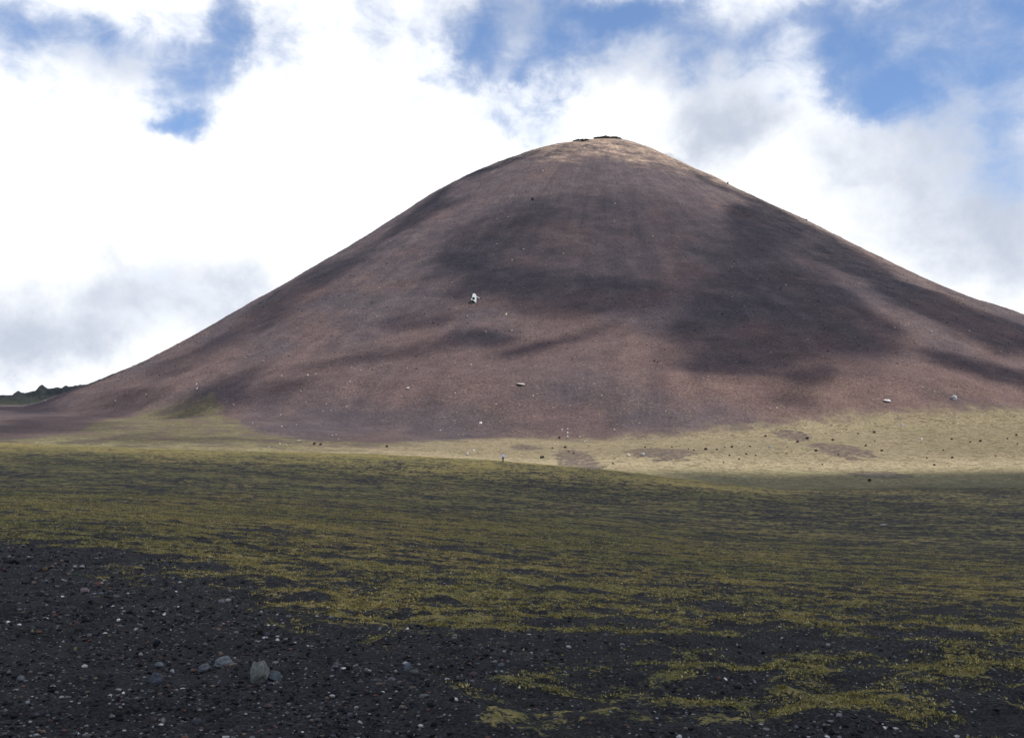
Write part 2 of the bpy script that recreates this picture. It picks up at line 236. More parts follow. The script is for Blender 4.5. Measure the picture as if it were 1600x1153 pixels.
RIDGE = [(-594.7, 621.2, 41.4), (-549.0, 662.0, 39.7), (-508.5, 693.6, 36.2), (-462.4, 725.1, 40.6), (-435.0, 741.9, 33.9), (-413.4, 754.1, 38.3), (-402.1, 760.2, 35.7), (-390.7, 766.1, 37.2), (-382.5, 770.3, 37.6), (-381.4, 770.8, 39.6), (-379.8, 771.6, 40.9), (-377.8, 772.6, 39.7), (-375.4, 773.7, 39.2), (-373.0, 774.9, 40.0), (-368.2, 777.2, 41.4), (-366.6, 777.9, 43.9), (-365.5, 778.5, 45.9), (-364.2, 779.1, 45.5), (-360.9, 780.6, 42.8), (-354.7, 783.4, 44.0), (-352.2, 784.6, 43.3), (-349.4, 785.8, 45.9), (-347.3, 786.8, 44.9), (-343.5, 788.4, 45.7), (-340.5, 789.7, 46.6), (-339.7, 790.1, 46.8), (-334.6, 792.3, 46.7), (-330.7, 793.9, 48.1), (-327.8, 795.1, 50.9), (-325.2, 796.2, 51.5), (-321.7, 797.6, 52.6), (-294.1, 808.2, 55.4), (-247.2, 823.7, 59.6)]
SKY_HOLES = [(-24.0, 21.06, 2.82, 1.58, 0.6), (-27.48, 20.05, 2.11, 2.82, 0.75), (-20.94, 21.02, 2.11, 2.11, 0.5), (-18.56, 19.06, 1.69, 2.64, 0.7), (-16.59, 21.99, 1.41, 3.17, 1.0), (-19.19, 17.2, 1.94, 0.56, 0.8), (-13.61, 21.95, 1.76, 1.41, 0.25), (2.62, 21.84, 2.64, 2.18, 1.35), (5.99, 23.71, 3.52, 0.92, 0.95), (-2.25, 21.85, 1.48, 1.58, 0.8), (-0.94, 23.18, 1.76, 1.41, 0.75), (-1.04, 18.32, 1.06, 0.77, 0.55), (-4.85, 19.96, 0.77, 0.49, 0.45), (-4.12, 23.29, 2.11, 1.06, 0.3), (0.0, 20.36, 1.06, 0.49, 0.5), (18.92, 19.83, 1.94, 1.83, 1.05), (21.02, 18.15, 2.11, 1.34, 1.0), (17.29, 22.71, 3.17, 1.41, 0.45), (11.81, 21.12, 2.64, 1.34, 0.85), (9.66, 22.72, 2.11, 1.41, 0.6), (14.61, 18.77, 1.41, 1.06, 0.4), (27.39, 21.56, 2.11, 1.06, 0.7), (23.89, 17.8, 4.22, 4.22, 0.55), (26.52, 13.98, 2.11, 2.46, 0.8), (25.53, 20.36, 3.17, 2.46, 0.3), (27.28, 18.56, 1.76, 2.82, 0.5), (22.75, 21.7, 2.82, 1.41, 0.35)]
SKY_GREYS = [(-23.41, 6.88, 6.69, 2.99, 0.62), (-25.93, 4.93, 4.22, 1.41, 0.35), (-17.81, 8.69, 4.22, 2.11, 0.35), (-15.73, 5.98, 3.17, 1.41, 0.25), (11.39, 17.31, 2.64, 2.64, 0.55), (13.88, 17.49, 2.11, 1.41, 0.35), (24.33, 11.95, 5.63, 4.22, 0.4), (23.89, 17.8, 7.04, 5.28, 0.6), (26.05, 8.86, 4.22, 3.17, 0.3), (-0.75, 20.7, 2.11, 1.76, 0.2), (5.96, 20.26, 4.22, 1.41, 0.35), (10.38, 22.03, 6.34, 2.11, 0.55), (-22.69, 19.85, 6.34, 1.76, 0.5), (-0.75, 23.34, 5.28, 1.76, 0.6), (-13.61, 22.11, 2.11, 1.76, 0.4)]
# ------------------------------------------------------------------ scene helpers
rng = np.random.default_rng(7)
random.seed(7)
SC = bpy.context.scene
COL = SC.collection

def new_obj(name, me, parent=None, mat=None):
    o = bpy.data.objects.new(name, me); COL.objects.link(o)
    if mat is not None: me.materials.append(mat)
    if parent is not None: o.parent = parent
    return o

def mesh_np(name, V, F, smooth=True, attrs=None, facecol=None):
    """V (n,3), F (m,k) with k = 3 or 4"""
    me = bpy.data.meshes.new(name)
    V = np.ascontiguousarray(V, np.float32); F = np.ascontiguousarray(F, np.int32)
    m, k = F.shape
    me.vertices.add(len(V)); me.vertices.foreach_set('co', V.ravel())
    me.loops.add(m * k); me.loops.foreach_set('vertex_index', F.ravel())
    me.polygons.add(m); me.polygons.foreach_set('loop_start', np.arange(m, dtype=np.int32) * k)
    me.polygons.foreach_set('loop_total', np.full(m, k, np.int32))
    me.polygons.foreach_set('use_smooth', np.full(m, smooth, bool))
    for nm, arr in (attrs or {}).items():
        arr = np.asarray(arr, np.float32)
        if arr.ndim == 1:
            me.attributes.new(nm, 'FLOAT', 'POINT').data.foreach_set('value', np.ascontiguousarray(arr))
        else:
            c = np.ones((len(arr), 4), np.float32); c[:, :3] = arr
            me.attributes.new(nm, 'FLOAT_COLOR', 'POINT').data.foreach_set('color', c.ravel())
    me.update(calc_edges=True); me.validate()
    return me

def tag(o, label=None, cat=None, group=None, kind=None):
    if label: o['label'] = label
    if cat: o['category'] = cat
    if group: o['group'] = group
    if kind: o['kind'] = kind
    return o

def grid_faces(nr, nc):
    i = np.arange(nr - 1)[:, None] * nc + np.arange(nc - 1)[None, :]
    i = i.ravel()
    return np.stack([i, i + 1, i + nc + 1, i + nc], 1)

# ------------------------------------------------------------------ node helpers
class NT:
    def __init__(s, nt): s.nt = nt; nt.nodes.clear()
    def n(s, t, **kw):
        nd = s.nt.nodes.new(t)
        for k, v in kw.items(): setattr(nd, k, v)
        return nd
    def link(s, a, b): s.nt.links.new(a, b)
    def _in(s, sock, v):
        if hasattr(v, 'is_output') or isinstance(v, bpy.types.NodeSocket): s.link(v, sock)
        elif v is not None: sock.default_value = v
    def math(s, op, a, b=None, c=None, clamp=False):
        nd = s.n('ShaderNodeMath', operation=op, use_clamp=clamp)
        for i, v in enumerate((a, b, c)):
            if v is not None: s._in(nd.inputs[i], v)
        return nd.outputs[0]
    def vmath(s, op, a, b=None, scale=None):
        nd = s.n('ShaderNodeVectorMath', operation=op)
        s._in(nd.inputs[0], a)
        if b is not None: s._in(nd.inputs[1], b)
        if scale is not None: s._in(nd.inputs['Scale'], scale)
        return nd.outputs[1] if op in ('LENGTH', 'DISTANCE', 'DOT_PRODUCT') else nd.outputs[0]
    def mix(s, f, a, b, mode='MIX'):
        nd = s.n('ShaderNodeMix', data_type='RGBA', blend_type=mode)
        s._in(nd.inputs[0], f)
        for i, v in ((6, a), (7, b)):
            if isinstance(v, tuple): v = tuple(v) + (1.0,) if len(v) == 3 else v
            s._in(nd.inputs[i], v)
        return nd.outputs[2]
    def noise(s, vec, scale, detail=4.0, rough=0.55, dist=0.0, dims='3D', w=None):
        nd = s.n('ShaderNodeTexNoise', noise_dimensions=dims)
        if vec is not None: s.link(vec, nd.inputs['Vector'])
        nd.inputs['Scale'].default_value = scale; nd.inputs['Detail'].default_value = detail
        nd.inputs['Roughness'].default_value = rough; nd.inputs['Distortion'].default_value = dist
        return nd.outputs[0]
    def map(s, vec, scale=(1, 1, 1), loc=(0, 0, 0), rot=(0, 0, 0)):
        nd = s.n('ShaderNodeMapping'); s.link(vec, nd.inputs[0])
        nd.inputs['Scale'].default_value = scale; nd.inputs['Location'].default_value = loc; nd.inputs['Rotation'].default_value = rot
        return nd.outputs[0]
    def ramp(s, x, a, b, lo=0.0, hi=1.0, smooth=True):
        nd = s.n('ShaderNodeMapRange', interpolation_type='SMOOTHSTEP' if smooth else 'LINEAR', clamp=True)
        s._in(nd.inputs[0], x)
        for i, v in ((1, a), (2, b), (3, lo), (4, hi)): s._in(nd.inputs[i], v)
        return nd.outputs[0]
    def attr(s, nm, col=False):
        nd = s.n('ShaderNodeAttribute', attribute_name=nm)
        return nd.outputs['Color'] if col else nd.outputs['Fac']

def new_mat(name):
    m = bpy.data.materials.new(name); m.use_nodes = True
    return m, NT(m.node_tree)

def principled(t, col, rough=0.9, bump=None, spec=0.2):
    p = t.n('ShaderNodeBsdfPrincipled'); out = t.n('ShaderNodeOutputMaterial')
    t._in(p.inputs['Base Color'], (tuple(col) + (1.0,)) if isinstance(col, tuple) else col)
    t._in(p.inputs['Roughness'], rough); p.inputs['Specular IOR Level'].default_value = spec
    if bump is not None: t.link(bump, p.inputs['Normal'])
    t.link(p.outputs[0], out.inputs[0]); return p

# ------------------------------------------------------------------ light and sky
SUN_V = Vector((0.45, -0.40, 0.80)).normalized()
SUN_EL = math.asin(SUN_V.z); SUN_AZ = math.atan2(SUN_V.x, SUN_V.y)
sd = bpy.data.lights.new('sun', 'SUN'); sd.energy = 4.9; sd.angle = math.radians(0.5); sd.color = (1.0, 0.95, 0.87)
sun = bpy.data.objects.new('sun', sd); COL.objects.link(sun)
sun.rotation_euler = SUN_V.to_track_quat('Z', 'Y').to_euler(); sun.location = (300, -300, 600)

def build_world():
    w = bpy.data.worlds.new('World'); SC.world = w; w.use_nodes = True
    t = NT(w.node_tree)
    tc = t.n('ShaderNodeTexCoord'); D = tc.outputs['Generated']
    sky = t.n('ShaderNodeTexSky', sky_type='NISHITA'); sky.sun_disc = False
    sky.sun_elevation = SUN_EL; sky.sun_rotation = SUN_AZ; sky.altitude = 1200; sky.air_density = 1.0; sky.dust_density = 0.3; sky.ozone_density = 2.0
    blue = t.mix(1.0, sky.outputs[0], (1.10, 1.42, 1.74), 'MULTIPLY')
    sp = t.n('ShaderNodeSeparateXYZ'); t.link(D, sp.inputs[0])
    az = t.math('MULTIPLY', t.math('ARCTAN2', sp.outputs[0], sp.outputs[1]), 180 / math.pi)
    el = t.math('MULTIPLY', t.math('ARCSINE', sp.outputs[2]), 180 / math.pi)
    cb = t.n('ShaderNodeCombineXYZ'); t.link(az, cb.inputs[0]); t.link(el, cb.inputs[1])
    P = cb.outputs[0]                                       # degrees of azimuth and elevation
    # billows push the coordinates about so that no edge is smooth
    wn = t.n('ShaderNodeTexNoise'); t.link(D, wn.inputs['Vector']); wn.inputs['Scale'].default_value = 9.0; wn.inputs['Detail'].default_value = 7.0; wn.inputs['Roughness'].default_value = 0.62
    wv = t.vmath('SUBTRACT', wn.outputs['Color'], (0.5, 0.5, 0.5))
    Pw = t.vmath('ADD', P, t.vmath('MULTIPLY', wv, (7.5, 6.0, 0.0)))
    def blobs(lst, vec):
        acc = None
        for a, e, ra, re, wgt in lst:
            q = t.map(vec, (1 / ra, 1 / re, 1), (-a / ra, -e / re, 0))
            l = t.vmath('LENGTH', q)
            g = t.math('EXPONENT', t.math('MULTIPLY', t.math('MULTIPLY', l, l), -0.8))
            acc = t.math('MULTIPLY', g, wgt) if acc is None else t.math('MULTIPLY_ADD', g, wgt, acc)
        return acc
    n1 = t.noise(D, 7.0, 9.0, 0.58, 0.25)
    n2 = t.noise(t.map(D, (1, 1, 1.6)), 22.0, 8.0, 0.6, 0.4)
    holes = blobs(SKY_HOLES, Pw); greys = blobs(SKY_GREYS, Pw)
    # elsewhere in the sky: broken cloud
    away = t.math('MAXIMUM', t.ramp(el, 26.0, 40.0), t.ramp(t.math('ABSOLUTE', az), 32.0, 50.0))
    broken = t.math('MULTIPLY', t.ramp(t.noise(D, 2.6, 7.0, 0.55, 0.3), 0.46, 0.60), t.math('MULTIPLY', away, 0.9))
    cover = t.math('SUBTRACT', 1.12, t.math('ADD', t.math('MULTIPLY', holes, 0.74), t.math('ADD', broken, t.ramp(el, 14.0, 25.0, 0.0, 0.20))))
    cover = t.math('ADD', cover, t.math('MULTIPLY', t.math('SUBTRACT', n1, 0.5), 1.75))
    cover = t.math('ADD', cover, t.math('MULTIPLY', t.math('SUBTRACT', n2, 0.5), 1.0))
    alpha = t.ramp(cover, -0.15, 1.05, 0.12, 1.0)
    shade = t.math('ADD', greys, t.math('MULTIPLY', t.math('SUBTRACT', n1, 0.53), 1.3))
    shade = t.math('ADD', shade, t.math('MULTIPLY', t.math('SUBTRACT', n2, 0.5), 0.35))
    shade = t.ramp(shade, 0.08, 0.95)
    # thin edges of cloud look greyer, thick cloud glows white
    cl = t.mix(shade, (11.6, 11.8, 12.1), (5.7, 6.3, 7.5))
    cl = t.mix(t.math('MULTIPLY', away, 0.8), cl, (4.7, 5.8, 7.9))
    cl = t.mix(t.ramp(alpha, 0.25, 0.97), (6.4, 7.0, 8.2), cl)
    c = t.mix(alpha, blue, cl)
    # dim band below the horizon
    c = t.mix(t.ramp(el, -4.0, -0.5), (1.0, 0.9, 0.85), c)
    bg = t.n('ShaderNodeBackground'); t.link(c, bg.inputs[0]); bg.inputs[1].default_value = 0.1
    out = t.n('ShaderNodeOutputWorld'); t.link(bg.outputs[0], out.inputs[0])
build_world()

# ------------------------------------------------------------------ what grows and lies where
def land_masks(x, y, z):
    az = np.arctan2(x, np.maximum(y, 1e-3)); r = np.sqrt(x * x + y * y)
    front = y > 0
    ge = np.interp(az, GRAVEL_EDGE[:, 0], GRAVEL_EDGE[:, 1])
    n = fbm(x / 6.0, y / 6.0, 61, 4)
    into = np.log(np.maximum(r, .5) / ge) + 0.30 * sstep(0.15, 0.35, az) + 0.26 + 0.30 * sstep(-0.25, 0.05, az) + 0.16 * n            # >0 inside the moss field
    rc, ph = cone_polar(x, y)
    # moss, patchy and drawn out along the contour
    ca, sa = math.cos(-0.10), math.sin(-0.10)
    xr = x * ca - y * sa; yr = x * sa + y * ca
    p1 = 0.62 * fbm(xr / 1.25, yr / 0.8, 71, 4, 0.65) + 0.42 * fbm(xr / 4.2, yr / 2.0, 75, 3)
    p2 = fbm(xr / 7.5, yr / 3.2, 72, 3)
    p3 = fbm(x / 24.0, y / 15.0, 73, 3)
    p4 = fbm(xr / 0.55, yr / 0.4, 74, 3)
    u = np.clip(x / (np.maximum(y, 0) + 9.0), -0.8, 0.8)
    dens = 0.12 - 0.10 * sstep(0.0, 0.45, u) - 0.16 * sstep(15, 8, r) + 0.04 * sstep(-0.1, -0.45, u) * sstep(20, 45, r) - 0.10 * sstep(50, 20, r)
    dens = dens + 0.42 * sstep(165, 212, r) * sstep(0.40, 0.15, u) + 0.12 * sstep(0.25, 0.0, np.abs(into - 0.15))*sstep(0.2,-0.3,u)
    grow = sstep(-0.15, 0.42, into)
    f = p1 + p2 * 0.26 + p3 * 0.22 + 0.40 * p4 + dens
    moss = sstep(-0.55, 0.70, f - (1 - grow) * 0.55) * sstep(-0.35, 0.02, into)
    moss = np.where(front & (r < 330), moss, 0.4 * sstep(0.1, 0.4, p3))
    # straw plain behind the crest
    st = np.interp(az, STRAW_TOP[:, 0], STRAW_TOP[:, 1])
    s_in = (st - r) / 11.0 - 0.35 + 0.7 * fbm(x / 10.0, y / 10.0, 81, 4) + 0.35 * fbm(x / 2.2, y / 2.2, 82, 3)
    crest = np.interp(u, [-0.6, 0.0, 0.2, 0.35, 0.6], [216, 218, 232, 246, 250]) + 6 * fbm(x / 16.0, y / 16.0, 83, 3)
    straw = sstep(-1.1, 1.0, s_in) * sstep(-14, 22, y - crest) * front
    speck = sstep(-0.5, 0.6, fbm(x / 16.0, y / 16.0, 87, 3)) * sstep(-6.5, -0.8, s_in) * sstep(0.8, -0.6, s_in) * front * (y > 240)
    bare = np.zeros_like(x)
    for (bx, by, rx, ry) in BARE:
        q = ((x - bx) / rx) ** 2 + ((y - by) / ry) ** 2
        bare = np.maximum(bare, sstep(1.3, 0.3, q + 0.7 * fbm(x / 5.0, y / 5.0, 85, 3)))
    straw = straw * (1 - 0.25 * bare)
    straw = straw * (1 - sstep(-0.02, -0.16, u) * sstep(300, 330, r) * (0.05 + 0.6 * sstep(-0.1, 0.35, fbm(x / 14.0, y / 9.0, 86, 4))))
    moss = moss * sstep(40, -4, y - crest)
    green = np.clip(sstep(-0.10, -0.26, u) * 1.0 + sstep(0.33, 0.42, u) * sstep(345, 380, r) * 0.3 + sstep(0.0, 0.12, u) * sstep(312, 285, y), 0, 1)   # greener straw; also darkens the shaded strip behind the crest
    # cone: reddish low down, tan near the summit, part of it the sunlit band painted bright
    cone = sstep(300, 335, y) * sstep(900, 760, rc)
    red = 0.72 * sstep(-0.25, 0.85, fbm(x / 60.0, z / 30.0, 91, 4) + 0.85 * sstep(150, 15, z) - 0.25)
    rosy = np.exp(-((x - 165) / 70) ** 2 - ((z - 30) / 16) ** 2)
    red = np.clip(red + rosy, 0, 1.6)
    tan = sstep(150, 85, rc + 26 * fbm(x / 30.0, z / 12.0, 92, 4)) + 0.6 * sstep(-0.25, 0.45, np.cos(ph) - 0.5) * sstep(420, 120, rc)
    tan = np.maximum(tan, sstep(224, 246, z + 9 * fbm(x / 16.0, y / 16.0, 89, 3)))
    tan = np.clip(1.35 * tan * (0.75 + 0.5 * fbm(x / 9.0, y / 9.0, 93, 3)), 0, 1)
    dark = sstep(0.15, 0.6, fbm(x / 48.0 + z / 60.0, z / 20.0, 94, 4))
    tint = 0.5 + 0.5 * np.clip(fbm(x / 13.0, y / 13.0, 95, 4), -1, 1)
    chute = 0.5 + 0.5 * np.clip(1.1 * fbm(ph * 34.0 + 0.3 * fbm(x / 40.0, y / 40.0, 98, 2), rc / 75.0, 99, 5, 0.6), -1, 1)
    tint = lerp(tint, chute, cone)
    return dict(moss=moss, straw=straw, bare=bare, green=green, cone=cone, red=red, tan=tan, dark=dark, tint=tint, speck=speck)

def terrain_material():
    m, t = new_mat('volcanic_land')
    tc = t.n('ShaderNodeTexCoord'); P = tc.outputs['Object']
    A = {k: t.attr(k) for k in ('moss', 'straw', 'bare', 'green', 'cone', 'red', 'tan', 'dark', 'tint', 'speck')}
    fine = t.noise(P, 38.0, 6.0, 0.7)
    mid = t.noise(P, 4.0, 6.0, 0.65)
    big = t.noise(P, 0.35, 6.0, 0.62)
    huge = t.noise(P, 0.05, 5.0, 0.6)
    contour = t.noise(t.map(P, (0.07, 0.07, 0.15)), 1.0, 8.0, 0.66, 0.4)
    # black cinder gravel of the near slope
    grav = t.mix(t.ramp(fine, 0.35, 0.72), (0.009, 0.0085, 0.0085), (0.055, 0.052, 0.050))
    grav = t.mix(t.ramp(mid, 0.40, 0.75, 0.0, 0.5), grav, (0.030, 0.027, 0.027))
    vo = t.n('ShaderNodeTexVoronoi'); t.link(P, vo.inputs['Vector']); vo.inputs['Scale'].default_value = 26.0
    sv = t.n('ShaderNodeSeparateColor'); t.link(vo.outputs['Color'], sv.inputs[0])
    chip = t.math('MULTIPLY', t.ramp(sv.outputs[0], 0.80, 0.86), t.ramp(vo.outputs['Distance'], 0.32, 0.22))
    grav = t.mix(chip, grav, t.mix(sv.outputs[1], (0.10, 0.10, 0.105), (0.30, 0.30, 0.31)))
    # cinder of the cone
    cin = t.mix(t.ramp(contour, 0.30, 0.72), (0.080, 0.066, 0.070), (0.120, 0.095, 0.096))
    cin = t.mix(A['red'], cin, t.mix(t.ramp(contour, 0.3, 0.7), (0.120, 0.081, 0.073), (0.158, 0.107, 0.095)))
    cin = t.mix(t.math('MULTIPLY', A['dark'], 0.30), cin, (0.052, 0.050, 0.058))
    cin = t.mix(1.0, cin, (1.01, 0.995, 1.01), 'MULTIPLY')
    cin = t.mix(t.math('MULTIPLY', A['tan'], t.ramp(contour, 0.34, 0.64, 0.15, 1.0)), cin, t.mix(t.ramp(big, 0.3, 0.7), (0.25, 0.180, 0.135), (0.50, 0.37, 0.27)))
    cin = t.mix(t.ramp(t.noise(P, 0.9, 7.0, 0.82), 0.32, 0.68, 0.0, 1.0), t.mix(1.0, cin, (0.58, 0.58, 0.60), 'MULTIPLY'), t.mix(1.0, cin, (1.42, 1.41, 1.39), 'MULTIPLY'))
    cin = t.mix(t.math('MULTIPLY', t.ramp(A['tint'], 0.2, 0.8), 1.0), t.mix(1.0, cin, (0.92, 0.92, 0.94), 'MULTIPLY'), t.mix(1.0, cin, (1.09, 1.08, 1.06), 'MULTIPLY'))
    vc = t.n('ShaderNodeTexVoronoi'); t.link(P, vc.inputs['Vector']); vc.inputs['Scale'].default_value = 0.62
    sc2 = t.n('ShaderNodeSeparateColor'); t.link(vc.outputs['Color'], sc2.inputs[0])
    dot = t.math('MULTIPLY', t.ramp(sc2.outputs[0], 0.90, 0.93), t.ramp(vc.outputs['Distance'], 0.36, 0.22))
    cin = t.mix(t.math('MULTIPLY', dot, 0.7), cin, t.mix(sc2.outputs[1], (0.30, 0.24, 0.19), (0.025, 0.022, 0.022)))
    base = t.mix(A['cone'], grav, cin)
    base = t.mix(t.math('MULTIPLY', A['bare'], 0.75), base, t.mix(t.ramp(mid, .3, .7), (0.10, 0.075, 0.068), (0.17, 0.13, 0.115)))
    # moss
    mo = t.mix(A['tint'], (0.245, 0.215, 0.080), (0.430, 0.310, 0.115))
    mo = t.mix(t.ramp(mid, 0.35, 0.68), t.mix(1.0, mo, (0.55, 0.60, 0.62), 'MULTIPLY'), t.mix(1.0, mo, (1.25, 1.22, 1.2), 'MULTIPLY'))
    mo = t.mix(t.ramp(fine, 0.35, 0.7), t.mix(1.0, mo, (0.6, 0.62, 0.6), 'MULTIPLY'), mo)
    tuft = t.noise(P, 6.5, 4.0, 0.75)
    clump = t.noise(t.map(P, (1.0, 1.7, 1.0), rot=(0, 0, 0.1)), 1.5, 6.0, 0.72)
    grit = t.noise(P, 24.0, 4.0, 0.8)
    mm = t.math('ADD', t.math('MULTIPLY_ADD', t.math('SUBTRACT', grit, 0.5), 2.4, A['moss']), t.math('ADD', t.math('MULTIPLY', t.math('SUBTRACT', tuft, 0.5), 2.3), t.math('MULTIPLY', t.math('SUBTRACT', clump, 0.5), 2.6)))
    base = t.mix(t.math('MULTIPLY', t.ramp(A['moss'], 0.02, 0.25), t.ramp(mm, 0.56, 0.80)), base, mo)
    # straw
    sn = t.noise(P, 1.1, 6.0, 0.72)
    so = t.mix(t.ramp(sn, 0.32, 0.66), (0.185, 0.147, 0.084), (0.46, 0.37, 0.23))
    so = t.mix(t.math('MULTIPLY', A['green'], 0.75), so, t.mix(t.ramp(sn, 0.32, 0.66), (0.070, 0.066, 0.034), (0.225, 0.200, 0.090)))
    so = t.mix(t.ramp(huge, 0.42, 0.66, 0.0, 0.5), so, (0.27, 0.235, 0.13))
    vs = t.n('ShaderNodeTexVoronoi'); t.link(t.map(P, (1, 1, 1)), vs.inputs['Vector']); vs.inputs['Scale'].default_value = 1.0
    ss = t.n('ShaderNodeSeparateColor'); t.link(vs.outputs['Color'], ss.inputs[0])
    on = t.math('GREATER_THAN', t.math('MULTIPLY', A['speck'], 0.55), ss.outputs[0])
    spot = t.math('MULTIPLY', on, t.ramp(vs.outputs['Distance'], 0.42, 0.26))
    base = t.mix(t.math('MULTIPLY', spot, 0.75), base, t.mix(ss.outputs[1], (0.13, 0.105, 0.062), (0.27, 0.215, 0.125)))
    sm = t.noise(t.map(P, (1, 1, 1)), 0.33, 5.0, 0.7)
    so = t.mix(t.ramp(t.math('ADD', sm, t.math('MULTIPLY', A['green'], 0.05)), 0.46, 0.66, 0.0, 0.68), so, (0.13, 0.098, 0.062))
    ls = t.n('ShaderNodeTexVoronoi'); t.link(P, ls.inputs['Vector']); ls.inputs['Scale'].default_value = 0.55
    l2 = t.n('ShaderNodeSeparateColor'); t.link(ls.outputs['Color'], l2.inputs[0])
    so = t.mix(t.math('MULTIPLY', t.math('GREATER_THAN', l2.outputs[0], 0.72), t.ramp(ls.outputs['Distance'], 0.34, 0.16, 0.0, 0.8)), so, t.mix(t.math('GREATER_THAN', l2.outputs[1], 0.75), (0.06, 0.045, 0.036), (0.42, 0.38, 0.31)))
    gap = t.math('MULTIPLY', t.ramp(A['bare'], 0.0, 0.5), t.ramp(t.noise(P, 0.6, 5.0, 0.75), 0.40, 0.56))
    base = t.mix(t.math('MULTIPLY', A['straw'], t.math('SUBTRACT', 1.0, gap)), base, so)
    # relief
    h = t.math('ADD', t.math('MULTIPLY', fine, 0.022), t.math('MULTIPLY', mid, 0.10))
    h = t.math('ADD', h, t.math('MULTIPLY', t.math('MULTIPLY', A['moss'], mid), 0.12))
    hc = t.math('MULTIPLY', t.noise(P, 0.8, 7.0, 0.78), 1.3)
    h = t.math('ADD', h, t.math('MULTIPLY', hc, t.math('ADD', t.math('MULTIPLY', A['cone'], 1.0), t.math('MULTIPLY', A['straw'], 0.35))))
    b = t.n('ShaderNodeBump'); b.inputs['Strength'].default_value = 0.9; b.inputs['Distance'].default_value = 1.0; t.link(h, b.inputs['Height'])
    principled(t, base, 0.95, b.outputs[0], 0.12)
    return m
LAND = terrain_material()

# ------------------------------------------------------------------ ground sheet: fine in front of the lens position, coarse all round
def build_ground():
    a = math.radians(35.0)
    th = np.concatenate([np.linspace(-math.pi, -a, 60, endpoint=False), np.linspace(-a, a, 760), np.linspace(a, math.pi, 61)[1:]])
    r = np.concatenate([[0.02, 0.6, 1.4, 2.4], 3.2 * (420.0 / 3.2) ** np.linspace(0, 1, 880), 440 * (9000 / 440.0) ** np.linspace(0, 1, 60)])
    R, T = np.meshgrid(r, th, indexing='ij')
    x = (R * np.sin(T)).ravel(); y = (R * np.cos(T)).ravel()
    z = ground_z(x, y)
    mk = land_masks(x, y, z)
    rr = R.ravel()
    near = sstep(60, 12, rr)
    z = z + near * (0.085 * fbm(x / 1.1, y / 1.1, 53, 2) * sstep(4, 7, rr) + 0.030 * fbm(x / 0.33, y / 0.33, 51, 3) + 0.012 * gnoise(x / 0.09, y / 0.09, 52)) + mk['moss'] * 0.05 * sstep(160, 60, rr)
    c = cone_z(x, y)
    z = np.where(c > z + 0.6, np.minimum(z, c - 1.5) - 0.0, z)
    rc, _ = cone_polar(x, y)
    far = sstep(600, 3000, rr)
    z = z - far * 6.0
    me = mesh_np('ground', np.stack([x, y, z], 1), grid_faces(len(r), len(th)), True, mk)
    return tag(new_obj('ground', me, mat=LAND), kind='structure')
build_ground()

def build_cone():
    ph = np.concatenate([np.linspace(-math.radians(205), math.radians(25), 900), np.linspace(math.radians(25), math.radians(155), 61)[1:]])
    rr = np.concatenate([[0.01], np.linspace(1.5, 120, 130), np.linspace(121, 580, 430)])
    R, T = np.meshgrid(rr, ph, indexing='ij')
    x = (AXX + R * np.cos(T)).ravel(); y = (AXY + R * np.sin(T)).ravel()
    z = land_z(x, y)
    g = ground_z(x, y); c = cone_z(x, y)
    z = z - 2.5 * sstep(-8.5, -14.0, c - g)
    mk = land_masks(x, y, z)
    am = sstep(20, 60, R.ravel())
    z = z + 0.28 * am * fbm(x / 3.2, y / 3.2, 96, 3) + 0.5 * fbm(x / 11.0, y / 11.0, 97, 3) * am
    me = mesh_np('mountain', np.stack([x, y, z], 1), grid_faces(len(rr), len(ph)), True, mk)
    return tag(new_obj('mountain', me, mat=LAND), kind='structure')
build_cone()

# ------------------------------------------------------------------ lava ridge on the left skyline
def ridge_material():
    m, t = new_mat('ridge_lava')
    tc = t.n('ShaderNodeTexCoord'); P = tc.outputs['Object']
    sp = t.n('ShaderNodeSeparateXYZ'); t.link(P, sp.inputs[0])
    n = t.noise(P, 0.14, 7.0, 0.65); n2 = t.noise(P, 0.9, 5.0, 0.7)
    c = t.mix(t.ramp(n, 0.35, 0.7), (0.020, 0.026, 0.032), (0.055, 0.060, 0.060))
    low = t.ramp(t.math('ADD', sp.outputs[2], t.math('MULTIPLY', n, 14.0)), 44.0, 36.0)
    c = t.mix(low, c, t.mix(n2, (0.040, 0.048, 0.042), (0.085, 0.088, 0.066)))
    b = t.n('ShaderNodeBump'); b.inputs['Distance'].default_value = 2.0
    t.link(t.math('ADD', t.math('MULTIPLY', n, 2.0), n2), b.inputs['Height'])
    principled(t, c, 0.95, b.outputs[0], 0.1)
    return m
